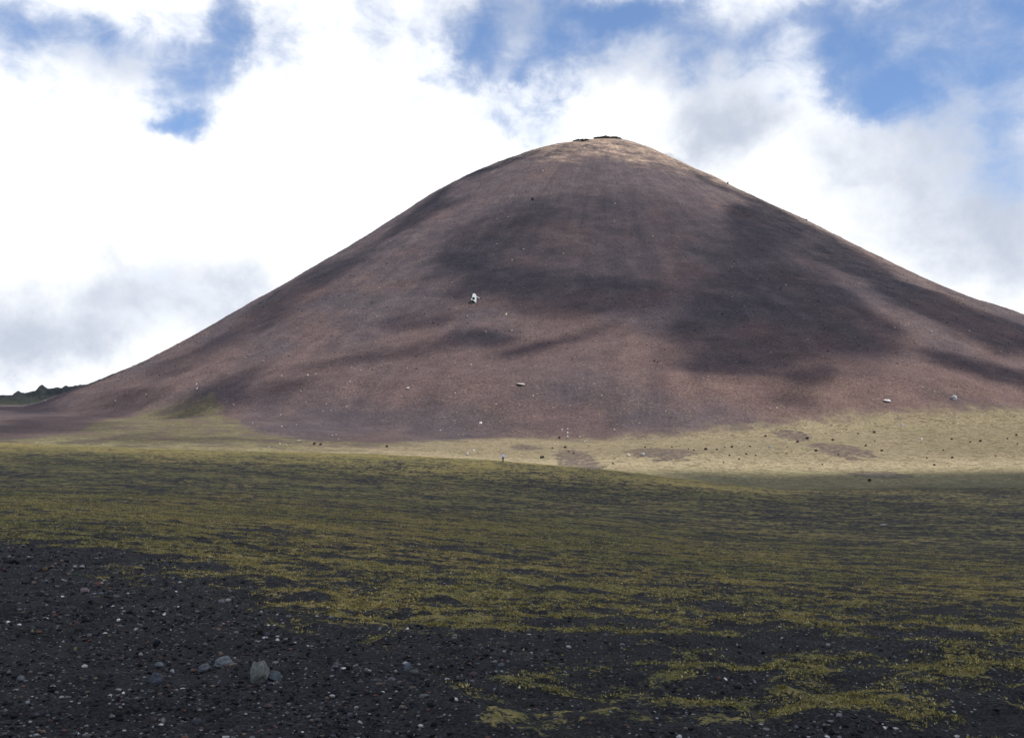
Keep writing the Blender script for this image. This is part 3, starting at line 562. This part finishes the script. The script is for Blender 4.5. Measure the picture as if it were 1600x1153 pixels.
def build_ridge():
    pts = np.array(RIDGE); xs = np.linspace(pts[0, 0], pts[-1, 0], 520)
    yc = np.interp(xs, pts[:, 0], pts[:, 1]); zc = np.interp(xs, pts[:, 0], pts[:, 2])
    s = np.concatenate([np.linspace(-70, -6, 26), np.linspace(-5, 5, 13), np.linspace(6, 90, 18)])
    S, X = np.meshgrid(s, xs, indexing='ij')
    YC = np.broadcast_to(yc, S.shape); ZC = np.broadcast_to(zc, S.shape)
    ker = np.ones(41) / 41; sm = np.convolve(np.pad(zc, 20, mode='edge'), ker, 'valid')
    SM = np.broadcast_to(sm, S.shape) - 3.0
    k = sstep(9, 1.0, np.abs(S))
    crest = lerp(np.minimum(SM, ZC), ZC, k)
    drop = np.where(S < 0, 0.30 * np.abs(S) + 3.0 * sstep(0, 12, -S), 0.55 * S)
    Z = crest - drop
    X = X + 0 * S; Y = YC + S
    rough = 1 - sstep(4, 0.5, np.abs(S)) * 0.9
    Z = Z + rough * (2.6 * fbm(X / 12.0, Y / 12.0, 101, 4) + 1.0 * fbm(X / 3.0, Y / 3.0, 102, 3)) + (1 - rough) * 0.35 * fbm(X / 2.0, Y / 2.0, 103, 2)
    me = mesh_np('lava_ridge', np.stack([X.ravel(), Y.ravel(), Z.ravel()], 1), grid_faces(len(s), len(xs)), True)
    return tag(new_obj('lava_ridge', me, mat=ridge_material()), kind='structure')
build_ridge()

# ------------------------------------------------------------------ broken cloud deck overhead, out of view, shaped for the shade it casts
def build_cloud():
    n = 420
    xs = np.linspace(-700, 1500, n); ys = np.linspace(-1500, 900, n)
    Y, X = np.meshgrid(ys, xs, indexing='ij'); x = X.ravel(); y = Y.ravel()
    wx = x + 26 * fbm(x / 90.0, y / 90.0, 111, 4); wy = y + 20 * fbm(x / 90.0, y / 90.0, 112, 4)
    d = np.zeros_like(x)
    for (cx, cy, a, b, c, e, w) in SHADE:
        u = a * (wx - cx) + b * (wy - cy); v = c * (wx - cx) + e * (wy - cy)
        g = min(1.0, w * 1.3) * sstep(1.16, 0.66, np.sqrt(u * u + v * v))
        d = 1 - (1 - d) * (1 - g)
    # the near part of the deck is laid out to shade the moss field and the gravel
    off = 1000.0 * SUN_V.y / SUN_V.z; offx = 1000.0 * SUN_V.x / SUN_V.z
    gx = wx - offx; gy = wy - off
    edge = np.interp(gx, [-260, -60, 5, 35, 62, 140, 320], [214, 206, 222, 262, 290, 293, 288])
    near = sstep(6, -12, gy - edge + 8 * fbm(x / 40.0, y / 40.0, 113, 3))
    near = near * (0.42 + 0.58 * np.maximum(sstep(205, 150, gy), sstep(-5, 30, gx) * sstep(150, 230, gy)))
    d = 1 - (1 - d) * (1 - near)
    wisp = 0.5 + 0.5 * fbm(x / 22.0, y / 16.0, 114, 5)
    d = np.clip(d * (0.80 + 0.36 * wisp), 0, 1)
    # outside the land in view the deck breaks up
    z = 1000.0 + 18 * fbm(x / 160.0, y / 160.0, 116, 3) * 0 
    me = mesh_np('cloud', np.stack([x, y, np.broadcast_to(z, x.shape)], 1), grid_faces(n, n), True, dict(thick=d))
    m, t = new_mat('cloud_vapour')
    tr = t.n('ShaderNodeBsdfTransparent'); df = t.n('ShaderNodeBsdfDiffuse'); tl = t.n('ShaderNodeBsdfTranslucent')
    df.inputs[0].default_value = (0.9, 0.9, 0.9, 1); tl.inputs[0].default_value = (0.55, 0.60, 0.70, 1)
    mx = t.n('ShaderNodeMixShader'); mx.inputs[0].default_value = 0.5; t.link(df.outputs[0], mx.inputs[1]); t.link(tl.outputs[0], mx.inputs[2])
    m2 = t.n('ShaderNodeMixShader'); t.link(t.math('MULTIPLY', t.attr('thick'), 0.93), m2.inputs[0]); t.link(tr.outputs[0], m2.inputs[1]); t.link(mx.outputs[0], m2.inputs[2])
    out = t.n('ShaderNodeOutputMaterial'); t.link(m2.outputs[0], out.inputs[0])
    return tag(new_obj('cloud', me, mat=m), kind='structure')
build_cloud()

# ------------------------------------------------------------------ rocks
def rock_material():
    m, t = new_mat('loose_rock')
    tc = t.n('ShaderNodeTexCoord'); oi = t.n('ShaderNodeObjectInfo')
    P = t.vmath('ADD', tc.outputs['Object'], t.vmath('SCALE', oi.outputs['Location'], scale=0.37))
    n = t.noise(tc.outputs['Generated'], 5.0, 6.0, 0.65); f = t.noise(tc.outputs['Generated'], 26.0, 4.0, 0.7)
    c = t.mix(t.ramp(n, 0.32, 0.68), t.mix(1.0, oi.outputs['Color'], (0.55, 0.55, 0.56), 'MULTIPLY'), t.mix(1.0, oi.outputs['Color'], (1.15, 1.13, 1.10), 'MULTIPLY'))
    c = t.mix(t.ramp(f, 0.45, 0.66, 0.0, 0.9), c, t.mix(1.0, oi.outputs['Color'], (0.35, 0.36, 0.38), 'MULTIPLY'))
    b = t.n('ShaderNodeBump'); b.inputs['Strength'].default_value = 0.6; b.inputs['Distance'].default_value = 0.02
    t.link(t.math('ADD', n, t.math('MULTIPLY', f, 0.5)), b.inputs['Height'])
    principled(t, c, 0.9, b.outputs[0], 0.2)
    return m
ROCK = rock_material()

def rock_mesh(name, seed, subd=3, angular=0.5):
    bm = bmesh.new(); bmesh.ops.create_icosphere(bm, subdivisions=subd, radius=1.0)
    rs = np.random.default_rng(seed)
    planes = [(Vector(rs.normal(size=3)).normalized(), rs.uniform(0.55, 0.92)) for _ in range(int(6 + 10 * angular))]
    from mathutils import noise as mn
    off = Vector(rs.uniform(-50, 50, 3))
    for v in bm.verts:
        p = v.co.normalized()
        r = 1.0 + 0.34 * mn.noise(p * 1.3 + off) + 0.16 * mn.noise(p * 2.9 + off)
        q = p * r
        for nn, d in planes:
            s = q.dot(nn) - d
            if s > 0: q -= nn * s * (0.55 + 0.4 * angular)
        q += p * (0.05 * mn.noise(p * 7.0 + off) + 0.03 * mn.noise(p * 15.0 + off))
        v.co = q
    xs = [v.co.x for v in bm.verts]; zs = [v.co.z for v in bm.verts]; ys = [v.co.y for v in bm.verts]
    cx = (max(xs) + min(xs)) / 2; hx = (max(xs) - min(xs)) / 2; hy = (max(ys) - min(ys)) / 2; hz = (max(zs) - min(zs)) / 2
    cz = (max(zs) + min(zs)) / 2; cy = (max(ys) + min(ys)) / 2
    for v in bm.verts: v.co = Vector(((v.co.x - cx) / hx, (v.co.y - cy) / hy, (v.co.z - cz) / hz))
    for f in bm.faces: f.smooth = True
    me = bpy.data.meshes.new(name); bm.to_mesh(me); bm.free(); me.materials.append(ROCK)
    return me
ROCK_MESHES = [rock_mesh('stone', 100 + i, 4, (i % 4) / 3.0) for i in range(12)]
SMALL_MESHES = [rock_mesh('small_stone', 300 + i, 2, (i % 3) / 2.0) for i in range(6)]

def zat(x, y, fn=land_z): return float(fn(np.array([x], float), np.array([y], float))[0])

def put_rock(name, x, y, w, h, col, label, cat, group=None, i=None, depth=None, sink=0.25, mesh=None):
    me = mesh or ROCK_MESHES[random.randrange(len(ROCK_MESHES))]
    o = bpy.data.objects.new(name, me); COL.objects.link(o)
    d = depth or w * random.uniform(0.6, 0.9)
    o.scale = (w / 2, d / 2, h / 2 * (1 + sink))
    o.location = (x, y, zat(x, y) + h / 2 * (1 - sink))
    o.rotation_euler = (random.uniform(-.12, .12), random.uniform(-.12, .12), random.uniform(-0.5, 0.5))
    o.color = tuple(col) + (1.0,)
    return tag(o, label, cat, group)

for (x, y, w, h, col, label) in NEAR_STONES:
    put_rock('stone', x, y, w * .82, h * .78, tuple(q * .70 for q in col), label, 'stone', sink=.6)
for (x, y, w, h, col, label) in FAR_STONES:
    nm, ct = ('slab', 'slab') if 'slab' in label else ('boulder', 'boulder')
    put_rock(nm, x, y, w * .95, h * 1.0, col, label, ct, sink=0.3)
for (x, y, w) in DARK_STONES:
    v = random.uniform(.8, 1.3)
    w *= random.uniform(.5, 1.05)
    put_rock('boulder', x, y, w * 1.15, w * 0.75, (.045 * v, .033 * v, .028 * v), 'small dark boulder strewn on the straw-coloured plain at the foot of the cone', 'boulder', 'dark boulders on the straw plain', sink=.3)
for (x, y, w) in PALE_STONES:
    v = random.uniform(.75, 1.1)
    put_rock('boulder', x, y, w * 1.1, w * 0.8, (.56 * v, .51 * v, .45 * v), 'small pale boulder scattered on the brown flank of the cone', 'boulder', 'pale boulders on the cone', sink=.3)
# middling stones of the gravel slope
def polar_pts(n, r0, r1, a0, a1, seed):
    g = np.random.default_rng(seed)
    r = r0 * (r1 / r0) ** g.uniform(0, 1, n); a = np.radians(g.uniform(a0, a1, n))
    return r * np.sin(a), r * np.cos(a), r, a, g
x, y, r, a, g = polar_pts(900, 5.6, 22.0, -30, 22, 5)
inside = r < 0.9 * np.interp(a, GRAVEL_EDGE[:, 0], GRAVEL_EDGE[:, 1])
k = 0
for xi, yi, ri in zip(x[inside], y[inside], r[inside]):
    if k >= 150: break
    k += 1
    w = (0.018 + 0.075 * random.random() ** 3.2) * (ri / 9.0) ** 0.5
    tone = random.choice([(.09, .09, .095), (.13, .13, .135), (.20, .20, .20), (.05, .05, .052), (.028, .027, .027), (.12, .085, .078), (.16, .15, .13)])
    put_rock('stone', float(xi), float(yi), w, w * random.uniform(.4, .65), tone, 'small loose stone lying among the black gravel of the near slope', 'stone', 'small stones in the near gravel', mesh=SMALL_MESHES[k % 6])

# ------------------------------------------------------------------ gravel: nobody could count it
def vcol_material(name, rough=0.9, transl=0.0, vary=0.5):
    m, t = new_mat(name)
    tc = t.n('ShaderNodeTexCoord')
    n = t.noise(tc.outputs['Object'], 60.0, 3.0, 0.6)
    c = t.attr('tone', True)
    c = t.mix(t.ramp(n, 0.3, 0.7), t.mix(1.0, c, (1 - vary * .6,) * 3, 'MULTIPLY'), t.mix(1.0, c, (1 + vary * .4,) * 3, 'MULTIPLY'))
    p = principled(t, c, rough, None, 0.15)
    return m

def ico(sub):
    bm = bmesh.new(); bmesh.ops.create_icosphere(bm, subdivisions=sub, radius=1.0)
    V = np.array([v.co[:] for v in bm.verts]); F = np.array([[v.index for v in f.verts] for f in bm.faces]); bm.free()
    return V, F

def build_gravel():
    V0, F0 = ico(1)
    n = 95000
    x, y, r, a, g = polar_pts(n, 4.6, 42.0, -33, 33, 9)
    ge = np.interp(a, GRAVEL_EDGE[:, 0], GRAVEL_EDGE[:, 1])
    keep = (g.uniform(0, 1, n) < np.where(r < ge, 1.0, 0.25 * sstep(3.0, 1.0, r / ge)) * (0.35 + 0.65 * sstep(-0.35, 0.4, fbm(x / 0.9, y / 0.9, 121, 3))))
    x, y, r = x[keep], y[keep], r[keep]; n = len(x)
    z = ground_z(x, y) + sstep(60, 12, r) * (0.085 * fbm(x / 1.1, y / 1.1, 53, 2) * sstep(4, 7, r) + 0.030 * fbm(x / 0.33, y / 0.33, 51, 3))
    s = (0.0045 + 0.020 * g.uniform(0, 1, n) ** 2.6) * (r / 8.0) ** 0.6
    sc = np.stack([s * g.uniform(.8, 1.5, n), s * g.uniform(.7, 1.2, n), s * g.uniform(.45, .85, n)], 1)
    ang = g.uniform(0, 6.283, n); ca, sa = np.cos(ang), np.sin(ang)
    jit = 1 + g.uniform(-.28, .28, (n, len(V0)))
    L = V0[None] * jit[:, :, None] * sc[:, None, :]
    X = L[:, :, 0] * ca[:, None] - L[:, :, 1] * sa[:, None]; Y = L[:, :, 0] * sa[:, None] + L[:, :, 1] * ca[:, None]
    V = np.stack([X + x[:, None], Y + y[:, None], L[:, :, 2] + (z + sc[:, 2] * 0.3)[:, None]], 2).reshape(-1, 3)
    F = (F0[None] + (np.arange(n) * len(V0))[:, None, None]).reshape(-1, 3)
    pal = np.array([(.010, .010, .012), (.018, .018, .021), (.034, .035, .040), (.062, .063, .069), (.13, .13, .135), (.30, .30, .30), (.55, .55, .54), (.10, .055, .045), (.13, .10, .08)])
    pr = np.array([.26, .27, .19, .10, .065, .026, .008, .035, .030]); pr /= pr.sum()
    c = pal[g.choice(len(pal), n, p=pr)] * np.array((1.14, 1.06, .98)) * g.uniform(.75, 1.25, (n, 1))
    me = mesh_np('gravel', V, F, False, dict(tone=np.repeat(c, len(V0), 0)))
    o = new_obj('gravel', me, mat=vcol_material('gravel_grains'))
    tag(o, 'loose black cinder gravel covering the near slope', 'gravel', kind='stuff')
build_gravel()

# ------------------------------------------------------------------ moss cushions and short dry grass of the field
def build_moss():
    n0 = 850000
    x, y, r, a, g = polar_pts(n0, 7.5, 125.0, -33, 33, 13)
    z = ground_z(x, y)
    mk = land_masks(x, y, z)
    keep = (g.uniform(0.10, 1.2, n0) < mk['moss'] ** 1.5 * (0.6 + 0.9 * sstep(-0.1, 0.35, fbm(x / 0.35, y / 0.25, 131, 3))))
    x, y, r, z, tint = x[keep], y[keep], r[keep], z[keep], mk['tint'][keep]; n = len(x)
    z = z + sstep(60, 12, r) * (0.085 * fbm(x / 1.1, y / 1.1, 53, 2) * sstep(4, 7, r) + 0.030 * fbm(x / 0.33, y / 0.33, 51, 3)) + 0.05 * sstep(160, 60, r)
    nb = 3
    size = (0.010 + 0.016 * g.uniform(0, 1, n)) * (r / 12.0) ** 0.5 * sstep(140, 70, r)
    ang = g.uniform(0, 6.283, (n, nb)); lean = g.uniform(.25, 1.1, (n, nb)); ln = size[:, None] * g.uniform(.7, 1.4, (n, nb)); wd = size[:, None] * g.uniform(.25, .5, (n, nb))
    ox = g.normal(0, 1, (n, nb)) * size[:, None] * .7; oy = g.normal(0, 1, (n, nb)) * size[:, None] * .7
    dx, dy = np.cos(ang), np.sin(ang)
    bx = x[:, None] + ox; by = y[:, None] + oy; bz = np.broadcast_to(z[:, None] - 0.01, bx.shape)
    p0 = np.stack([bx - dy * wd, by + dx * wd, bz], -1); p1 = np.stack([bx + dy * wd, by - dx * wd, bz], -1)
    p2 = np.stack([bx + dx * ln * np.sin(lean), by + dy * ln * np.sin(lean), bz + ln * np.cos(lean)], -1)
    V = np.stack([p0, p1, p2], 2).reshape(-1, 3); F = np.arange(len(V)).reshape(-1, 3)
    ca = np.array((.185, .168, .052)); cb = np.array((.360, .262, .080)); cc = np.array((.42, .34, .17))
    w = np.clip(tint + g.normal(0, .18, n), 0, 1)[:, None]
    c = ca * (1 - w) + cb * w
    pale = (g.uniform(0, 1, (n, 1)) < .12); c = np.where(pale, cc, c) * g.uniform(.45, 1.45, (n, 1))
    me = mesh_np('moss', V, F, False, dict(tone=np.repeat(c, nb * 3, 0)))
    o = new_obj('moss', me, mat=vcol_material('moss_leaves', 0.9))
    tag(o, 'olive and golden moss growing in patches over the black field', 'moss', kind='stuff')
build_moss()

# ------------------------------------------------------------------ fine rubble on the cone and the plain
def build_rubble():
    V0, F0 = ico(1)
    g = np.random.default_rng(17); n = 20000
    ph = np.radians(g.uniform(-165, -15, n)); rc = 440 * np.sqrt(g.uniform(0.02, 1.0, n))
    # more of it has rolled to the foot
    keep = g.uniform(0, 1, n) < 0.25 + 0.75 * sstep(200, 400, rc)
    ph, rc = ph[keep], rc[keep]; n = len(ph)
    x = AXX + rc * np.cos(ph); y = AXY + rc * np.sin(ph); z = land_z(x, y)
    s = 0.09 + 0.32 * g.uniform(0, 1, n) ** 4
    L = V0[None] * (1 + g.uniform(-.25, .25, (n, len(V0), 1))) * np.stack([s * 1.3, s, s * .7], 1)[:, None, :]
    V = (L + np.stack([x, y, z + s * .35], 1)[:, None, :]).reshape(-1, 3)
    F = (F0[None] + (np.arange(n) * len(V0))[:, None, None]).reshape(-1, 3)
    c = np.where(g.uniform(0, 1, (n, 1)) < .5, np.array((.30, .25, .20)), np.array((.035, .03, .03))) * g.uniform(.6, 1.3, (n, 1))
    me = mesh_np('rubble', V, F, False, dict(tone=np.repeat(c, len(V0), 0)))
    o = new_obj('rubble', me, mat=vcol_material('rubble_stone'))
    tag(o, 'fine pale and dark rubble rolled down the flank of the cone', 'rubble', kind='stuff')
build_rubble()

# ------------------------------------------------------------------ summit crags
def build_crag(name, cx, cy, w, h, seed, label):
    pieces = []
    g = np.random.default_rng(seed)
    bm = bmesh.new()
    from mathutils import noise as mn
    for k in range(9):
        t = (k + .5) / 9 * 2 - 1
        tmp = bmesh.new(); bmesh.ops.create_icosphere(tmp, subdivisions=3, radius=1.0)
        off = Vector(g.uniform(-30, 30, 3)); hh = h * (1 - .45 * abs(t) ** 2) * g.uniform(.45, 1.25); ww = w / 8 * g.uniform(.8, 1.5)
        zz = zat(cx + t * w / 2, cy)
        for v in tmp.verts:
            p = v.co.copy(); q = p * (1 + .5 * mn.noise(p * 1.6 + off) + .35 * mn.noise(p * 4 + off))
            v.co = Vector((cx + t * w / 2 + q.x * ww, cy + q.y * 3.0 + g.uniform(-.02, .02), zz + q.z * hh * .75 + hh * .1))
        m2 = bpy.data.meshes.new('t'); tmp.to_mesh(m2); tmp.free(); bm.from_mesh(m2); bpy.data.meshes.remove(m2)
    me = bpy.data.meshes.new(name); bm.to_mesh(me); bm.free(); me.materials.append(ROCK)
    for p in me.polygons: p.use_smooth = False
    o = new_obj(name, me); o.color = (.060, .056, .053, 1)
    return tag(o, label, 'rock')
build_crag('summit_crag', OUTCROP_A[0] + 1.5, OUTCROP_A[1], 21.0, 2.0, 3, 'long dark crag of lava crowning the summit of the cone')
build_crag('summit_crag', OUTCROP_B[0] + 2, OUTCROP_B[1] + 6, 12.0, 1.5, 4, 'small dark crag just left of and below the summit crag')

# ------------------------------------------------------------------ thin steam along the right of the summit
def build_steam():
    bm = bmesh.new()
    n = 26; rings = []
    for i in range(n):
        t = i / (n - 1)
        x = 92 + 66 * t; y = 866 - 3 * t
        z = zat(x, y) - 0.6
        rad = 1.0 + 3.2 * math.sin(math.pi * min(1, t * 1.02) ** .8)
        ring = []
        for k in range(12):
            a = 2 * math.pi * k / 12
            ring.append(bm.verts.new((x + 0.3 * math.sin(a), y + 10 * math.cos(a), z + rad * math.sin(a))))
        rings.append(ring)
    for i in range(n - 1):
        for k in range(12):
            bm.faces.new((rings[i][k], rings[i][(k + 1) % 12], rings[i + 1][(k + 1) % 12], rings[i + 1][k]))
    bm.faces.new(rings[0][::-1]); bm.faces.new(rings[-1])
    bmesh.ops.recalc_face_normals(bm, faces=bm.faces)
    me = bpy.data.meshes.new('steam'); bm.to_mesh(me); bm.free()
    m, t = new_mat('steam_vapour')
    tc = t.n('ShaderNodeTexCoord')
    d = t.math('MULTIPLY', t.ramp(t.noise(t.map(tc.outputs['Object'], (.06, .06, .22)), 1.0, 5.0, .6), .40, .70), 0.09)
    v = t.n('ShaderNodeVolumePrincipled'); t.link(d, v.inputs['Density']); v.inputs['Color'].default_value = (.95, .95, .97, 1); v.inputs['Anisotropy'].default_value = 0.2
    out = t.n('ShaderNodeOutputMaterial'); t.link(v.outputs[0], out.inputs['Volume'])
    tag(new_obj('steam', me, mat=m), 'thin white steam drifting down the right side of the summit', 'steam', kind='stuff')
build_steam()

# ------------------------------------------------------------------ white shelter on the slope
def simple_mat(name, col, rough=.8, var=.15, scale=8.0):
    m, t = new_mat(name); tc = t.n('ShaderNodeTexCoord')
    n = t.noise(tc.outputs['Object'], scale, 4.0, .6)
    c = t.mix(t.ramp(n, .3, .7), tuple(q * (1 - var) for q in col), tuple(min(1, q * (1 + var)) for q in col))
    principled(t, c, rough); return m

def poly_obj(name, verts, faces, mat, parent, solid=0.0):
    me = bpy.data.meshes.new(name); me.from_pydata([Vector(v) for v in verts], [], faces); me.update()
    bm = bmesh.new(); bm.from_mesh(me); bmesh.ops.recalc_face_normals(bm, faces=bm.faces); bm.to_mesh(me); bm.free()
    o = new_obj(name, me, parent, mat)
    if solid:
        md = o.modifiers.new('thickness', 'SOLIDIFY'); md.thickness = solid; md.offset = 0
    return o

def build_shelter():
    sx, sy = SHELTER; sz = zat(sx, sy)
    root = bpy.data.objects.new('shelter', None); COL.objects.link(root); root.location = (sx, sy, sz); root.scale = (1.32, 1.2, 1.08)
    tag(root, 'tiny white canvas shelter with a square dark opening, alone on the mountainside', 'shelter')
    white = simple_mat('white_canvas', (.80, .83, .78), .7, .08); dark = simple_mat('dark_inside', (.012, .012, .013)); grey = simple_mat('frame_and_shaded_wall', (.10, .10, .09))
    # canvas: narrow shoulders, left hem kicked outward, right hem dragged down to a point
    front = [(-1.15, -.9, 1.15), (-.55, -.9, 2.6), (-.35, -.85, 4.35), (.25, -.85, 4.75), (1.0, -.85, 4.1), (1.25, -.9, 2.7), (1.15, -.95, -.35), (.05, -.95, .95), (-.62, -.9, 1.35)]
    hole = [(-.52, -.92, 1.50), (.50, -.92, 1.30), (.50, -.92, 2.60), (-.52, -.92, 2.65)]
    V = front + hole
    H = 9
    F = [(0, 8, 1), (8, H, H + 3, 1), (1, H + 3, 2), (2, H + 3, H + 2, 3), (3, H + 2, 4), (4, H + 2, 5), (5, H + 2, H + 1, 6), (6, H + 1, 7), (7, H + 1, H, 8)]
    poly_obj('front_wall', V, F, white, root, .06)
    back = [(p[0] * .9, p[1] + 3.0, max(p[2] * .92 + .7, 1.2)) for p in front]
    Vs = front + back; idx = list(range(9))
    poly_obj('roof', Vs, [(i, i + 1, i + 10, i + 9) for i in (1, 2, 3, 4)], white, root, .05)
    poly_obj('side_wall', Vs, [(5, 6, 15, 14)], grey, root, .05)  # right wall coloured dark for its shaded side
    poly_obj('side_wall', Vs, [(0, 1, 10, 9)], white, root, .05)
    poly_obj('rear_wall', back, [tuple(idx)], dark, root, .05)
    # a flap blown out to the right
    poly_obj('flap', [(1.0, -.9, 3.2), (1.95, -1.1, 2.95), (2.0, -1.1, 2.6), (1.2, -.9, 2.6)], [(0, 1, 2, 3)], white, root, .05)
    for px in (-.9, 1.05):
        bm = bmesh.new(); bmesh.ops.create_cone(bm, cap_ends=True, segments=8, radius1=.07, radius2=.06, depth=3.4)
        bmesh.ops.translate(bm, verts=bm.verts, vec=(px, 0.1, .9))
        me = bpy.data.meshes.new('post'); bm.to_mesh(me); bm.free(); new_obj('post', me, root, grey)
build_shelter()
put_rock('boulder', BALL[0] + .5, BALL[1], .85, .8, (.75, .72, .72), 'small round white boulder close beside the canvas shelter', 'boulder', sink=.2)

# ------------------------------------------------------------------ the hiker on the crest of the moss field
def skin_body(name, pts, edges, radii, mat, root_idx=0, sub=2):
    me = bpy.data.meshes.new(name); me.from_pydata(pts, edges, []); me.update()
    o = new_obj(name, me, None, mat)
    md = o.modifiers.new('skin', 'SKIN'); md.use_smooth_shade = True
    sv = me.skin_vertices[0].data if me.skin_vertices else None
    if sv is None:
        bm = bmesh.new(); bm.from_mesh(me); bm.verts.layers.skin.verify(); bm.to_mesh(me); bm.free(); sv = me.skin_vertices[0].data
    for i, rad in enumerate(radii):
        sv[i].radius = rad if isinstance(rad, tuple) else (rad, rad); sv[i].use_root = (i == root_idx)
    s = o.modifiers.new('sub', 'SUBSURF'); s.levels = sub; s.render_levels = sub
    dg = bpy.context.evaluated_depsgraph_get(); ev = o.evaluated_get(dg); m2 = bpy.data.meshes.new_from_object(ev)
    bpy.data.objects.remove(o); m2.name = name
    m2.materials.clear(); m2.materials.append(mat)
    for p in m2.polygons: p.use_smooth = True
    return m2

def build_hiker():
    hx, hy = HIKER
    root = bpy.data.objects.new('person', None); COL.objects.link(root); root.location = (hx, hy, zat(hx, hy, ground_z) - .02); root.rotation_euler = (0, 0, 0.15); root.scale = (1.06, 1.06, 1.06)
    tag(root, 'hiker in light blue jacket and dark trousers standing on the mossy crest', 'person')
    skin = simple_mat('skin', (.42, .27, .19), .6); jac = simple_mat('blue_jacket', (.36, .46, .66), .7); tro = simple_mat('dark_trousers', (.022, .026, .045), .8); hair = simple_mat('dark_hair', (.02, .016, .014)); boot = simple_mat('brown_boots', (.05, .045, .025))
    P = [(0, 0, .94), (0, 0, 1.10), (0, 0, 1.30), (0, .01, 1.44), (0, .01, 1.52), (0, -.01, 1.60), (0, -.01, 1.70),
         (.19, .01, 1.41), (.25, .03, 1.14), (.20, -.10, .95), (-.19, .01, 1.41), (-.26, .03, 1.14), (-.22, -.08, .93),
         (.09, 0, .90), (.11, -.03, .49), (.12, .03, .09), (.13, -.10, .045), (-.09, 0, .90), (-.12, .03, .49), (-.13, .10, .09), (-.14, -.02, .045),
         (.195, -.15, .89), (-.225, -.13, .87)]
    E = [(0, 1), (1, 2), (2, 3), (3, 4), (4, 5), (5, 6), (3, 7), (7, 8), (8, 9), (3, 10), (10, 11), (11, 12), (0, 13), (13, 14), (14, 15), (15, 16), (0, 17), (17, 18), (18, 19), (19, 20), (9, 21), (12, 22)]
    R = [(.15, .11), (.14, .10), (.165, .11), (.10, .08), .055, .085, .075, .062, .048, .036, .062, .048, .036, .09, .062, .043, .045, .09, .062, .043, .045, .03, .03]
    me = skin_body('body', P, E, R, skin)
    body = new_obj('body', me, root)
    # fingers on both hands, face
    def ell(name, c, s, mat, parent, sub=3):
        bm = bmesh.new(); bmesh.ops.create_icosphere(bm, subdivisions=sub, radius=1.0)
        for v in bm.verts: v.co = Vector((v.co.x * s[0] + c[0], v.co.y * s[1] + c[1], v.co.z * s[2] + c[2]))
        for f in bm.faces: f.smooth = True
        m = bpy.data.meshes.new(name); bm.to_mesh(m); bm.free(); return new_obj(name, m, parent, mat)
    for s, (wx, wy, wz) in ((1, (.195, -.15, .89)), (-1, (-.225, -.13, .87))):
        pts, eds, rad = [(wx, wy, wz)], [], [.024]
        for q in range(4):
            b = len(pts); o = (q - 1.5) * .018; L = (.075, .085, .08, .06)[q]
            pts += [(wx, wy - .01 + o, wz - .05), (wx - s * .01, wy - .012 + o, wz - .05 - L * .5), (wx - s * .028, wy - .012 + o, wz - .05 - L)]
            eds += [(0, b), (b, b + 1), (b + 1, b + 2)]; rad += [.011, .009, .008]
        b = len(pts); pts += [(wx - s * .02, wy - .045, wz - .035), (wx - s * .026, wy - .055, wz - .07)]; eds += [(0, b), (b, b + 1)]; rad += [.011, .009]
        new_obj('hand', skin_body('hand', pts, eds, rad, skin, 0, 1), root)
    JP = [P[0], P[1], P[2], P[3], P[7], P[8], P[9], P[10], P[11], P[12], (0, .01, 1.49)]
    JE = [(0, 1), (1, 2), (2, 3), (3, 4), (4, 5), (5, 6), (3, 7), (7, 8), (8, 9), (3, 10)]
    JR = [(.175, .135), (.165, .125), (.19, .13), (.12, .10), .078, .064, .05, .078, .064, .05, .065]
    new_obj('jacket', skin_body('jacket', JP, JE, JR, jac), root)
    TP = [(0, 0, .95), P[13], P[14], P[15], P[17], P[18], P[19]]
    new_obj('trousers', skin_body('trousers', TP, [(0, 1), (1, 2), (2, 3), (0, 4), (4, 5), (5, 6)], [(.165, .125), .105, .078, .06, .105, .078, .06], tro), root)
    for f in (P[16], P[20]): ell('boot', (f[0], f[1] + .04, .05), (.055, .14, .06), boot, root)
    ell('hair', (0, .015, 1.70), (.10, .115, .105), hair, root)
    for s in (-1, 1):
        ell('eye', (s * .033, -.088, 1.665), (.012, .008, .008), hair, root, 2); ell('ear', (s * .088, 0, 1.65), (.014, .026, .033), skin, root, 2)
    ell('nose', (0, -.10, 1.635), (.014, .02, .022), skin, root, 2); ell('mouth', (0, -.086, 1.59), (.026, .008, .006), simple_mat('lips', (.3, .13, .11)), root, 2)
build_hiker()

# ------------------------------------------------------------------ camera and output
cd = bpy.data.cameras.new('camera'); cam = bpy.data.objects.new('camera', cd); COL.objects.link(cam)
cd.sensor_width = 36.0; cd.lens = 36.0 * FPX / 1600.0; cd.clip_start = 0.1; cd.clip_end = 20000
cam.location = (0, 0, EYE); cam.rotation_euler = (math.radians(90) + PITCH, 0, 0)
SC.camera = cam
SC.render.resolution_x = 1024; SC.render.resolution_y = 737
SC.view_settings.view_transform = 'Standard'; SC.view_settings.look = 'None'; SC.view_settings.exposure = 0; SC.view_settings.gamma = 1
SC.cycles.max_bounces = 5; SC.cycles.diffuse_bounces = 2; SC.cycles.transparent_max_bounces = 8; SC.cycles.volume_bounces = 0
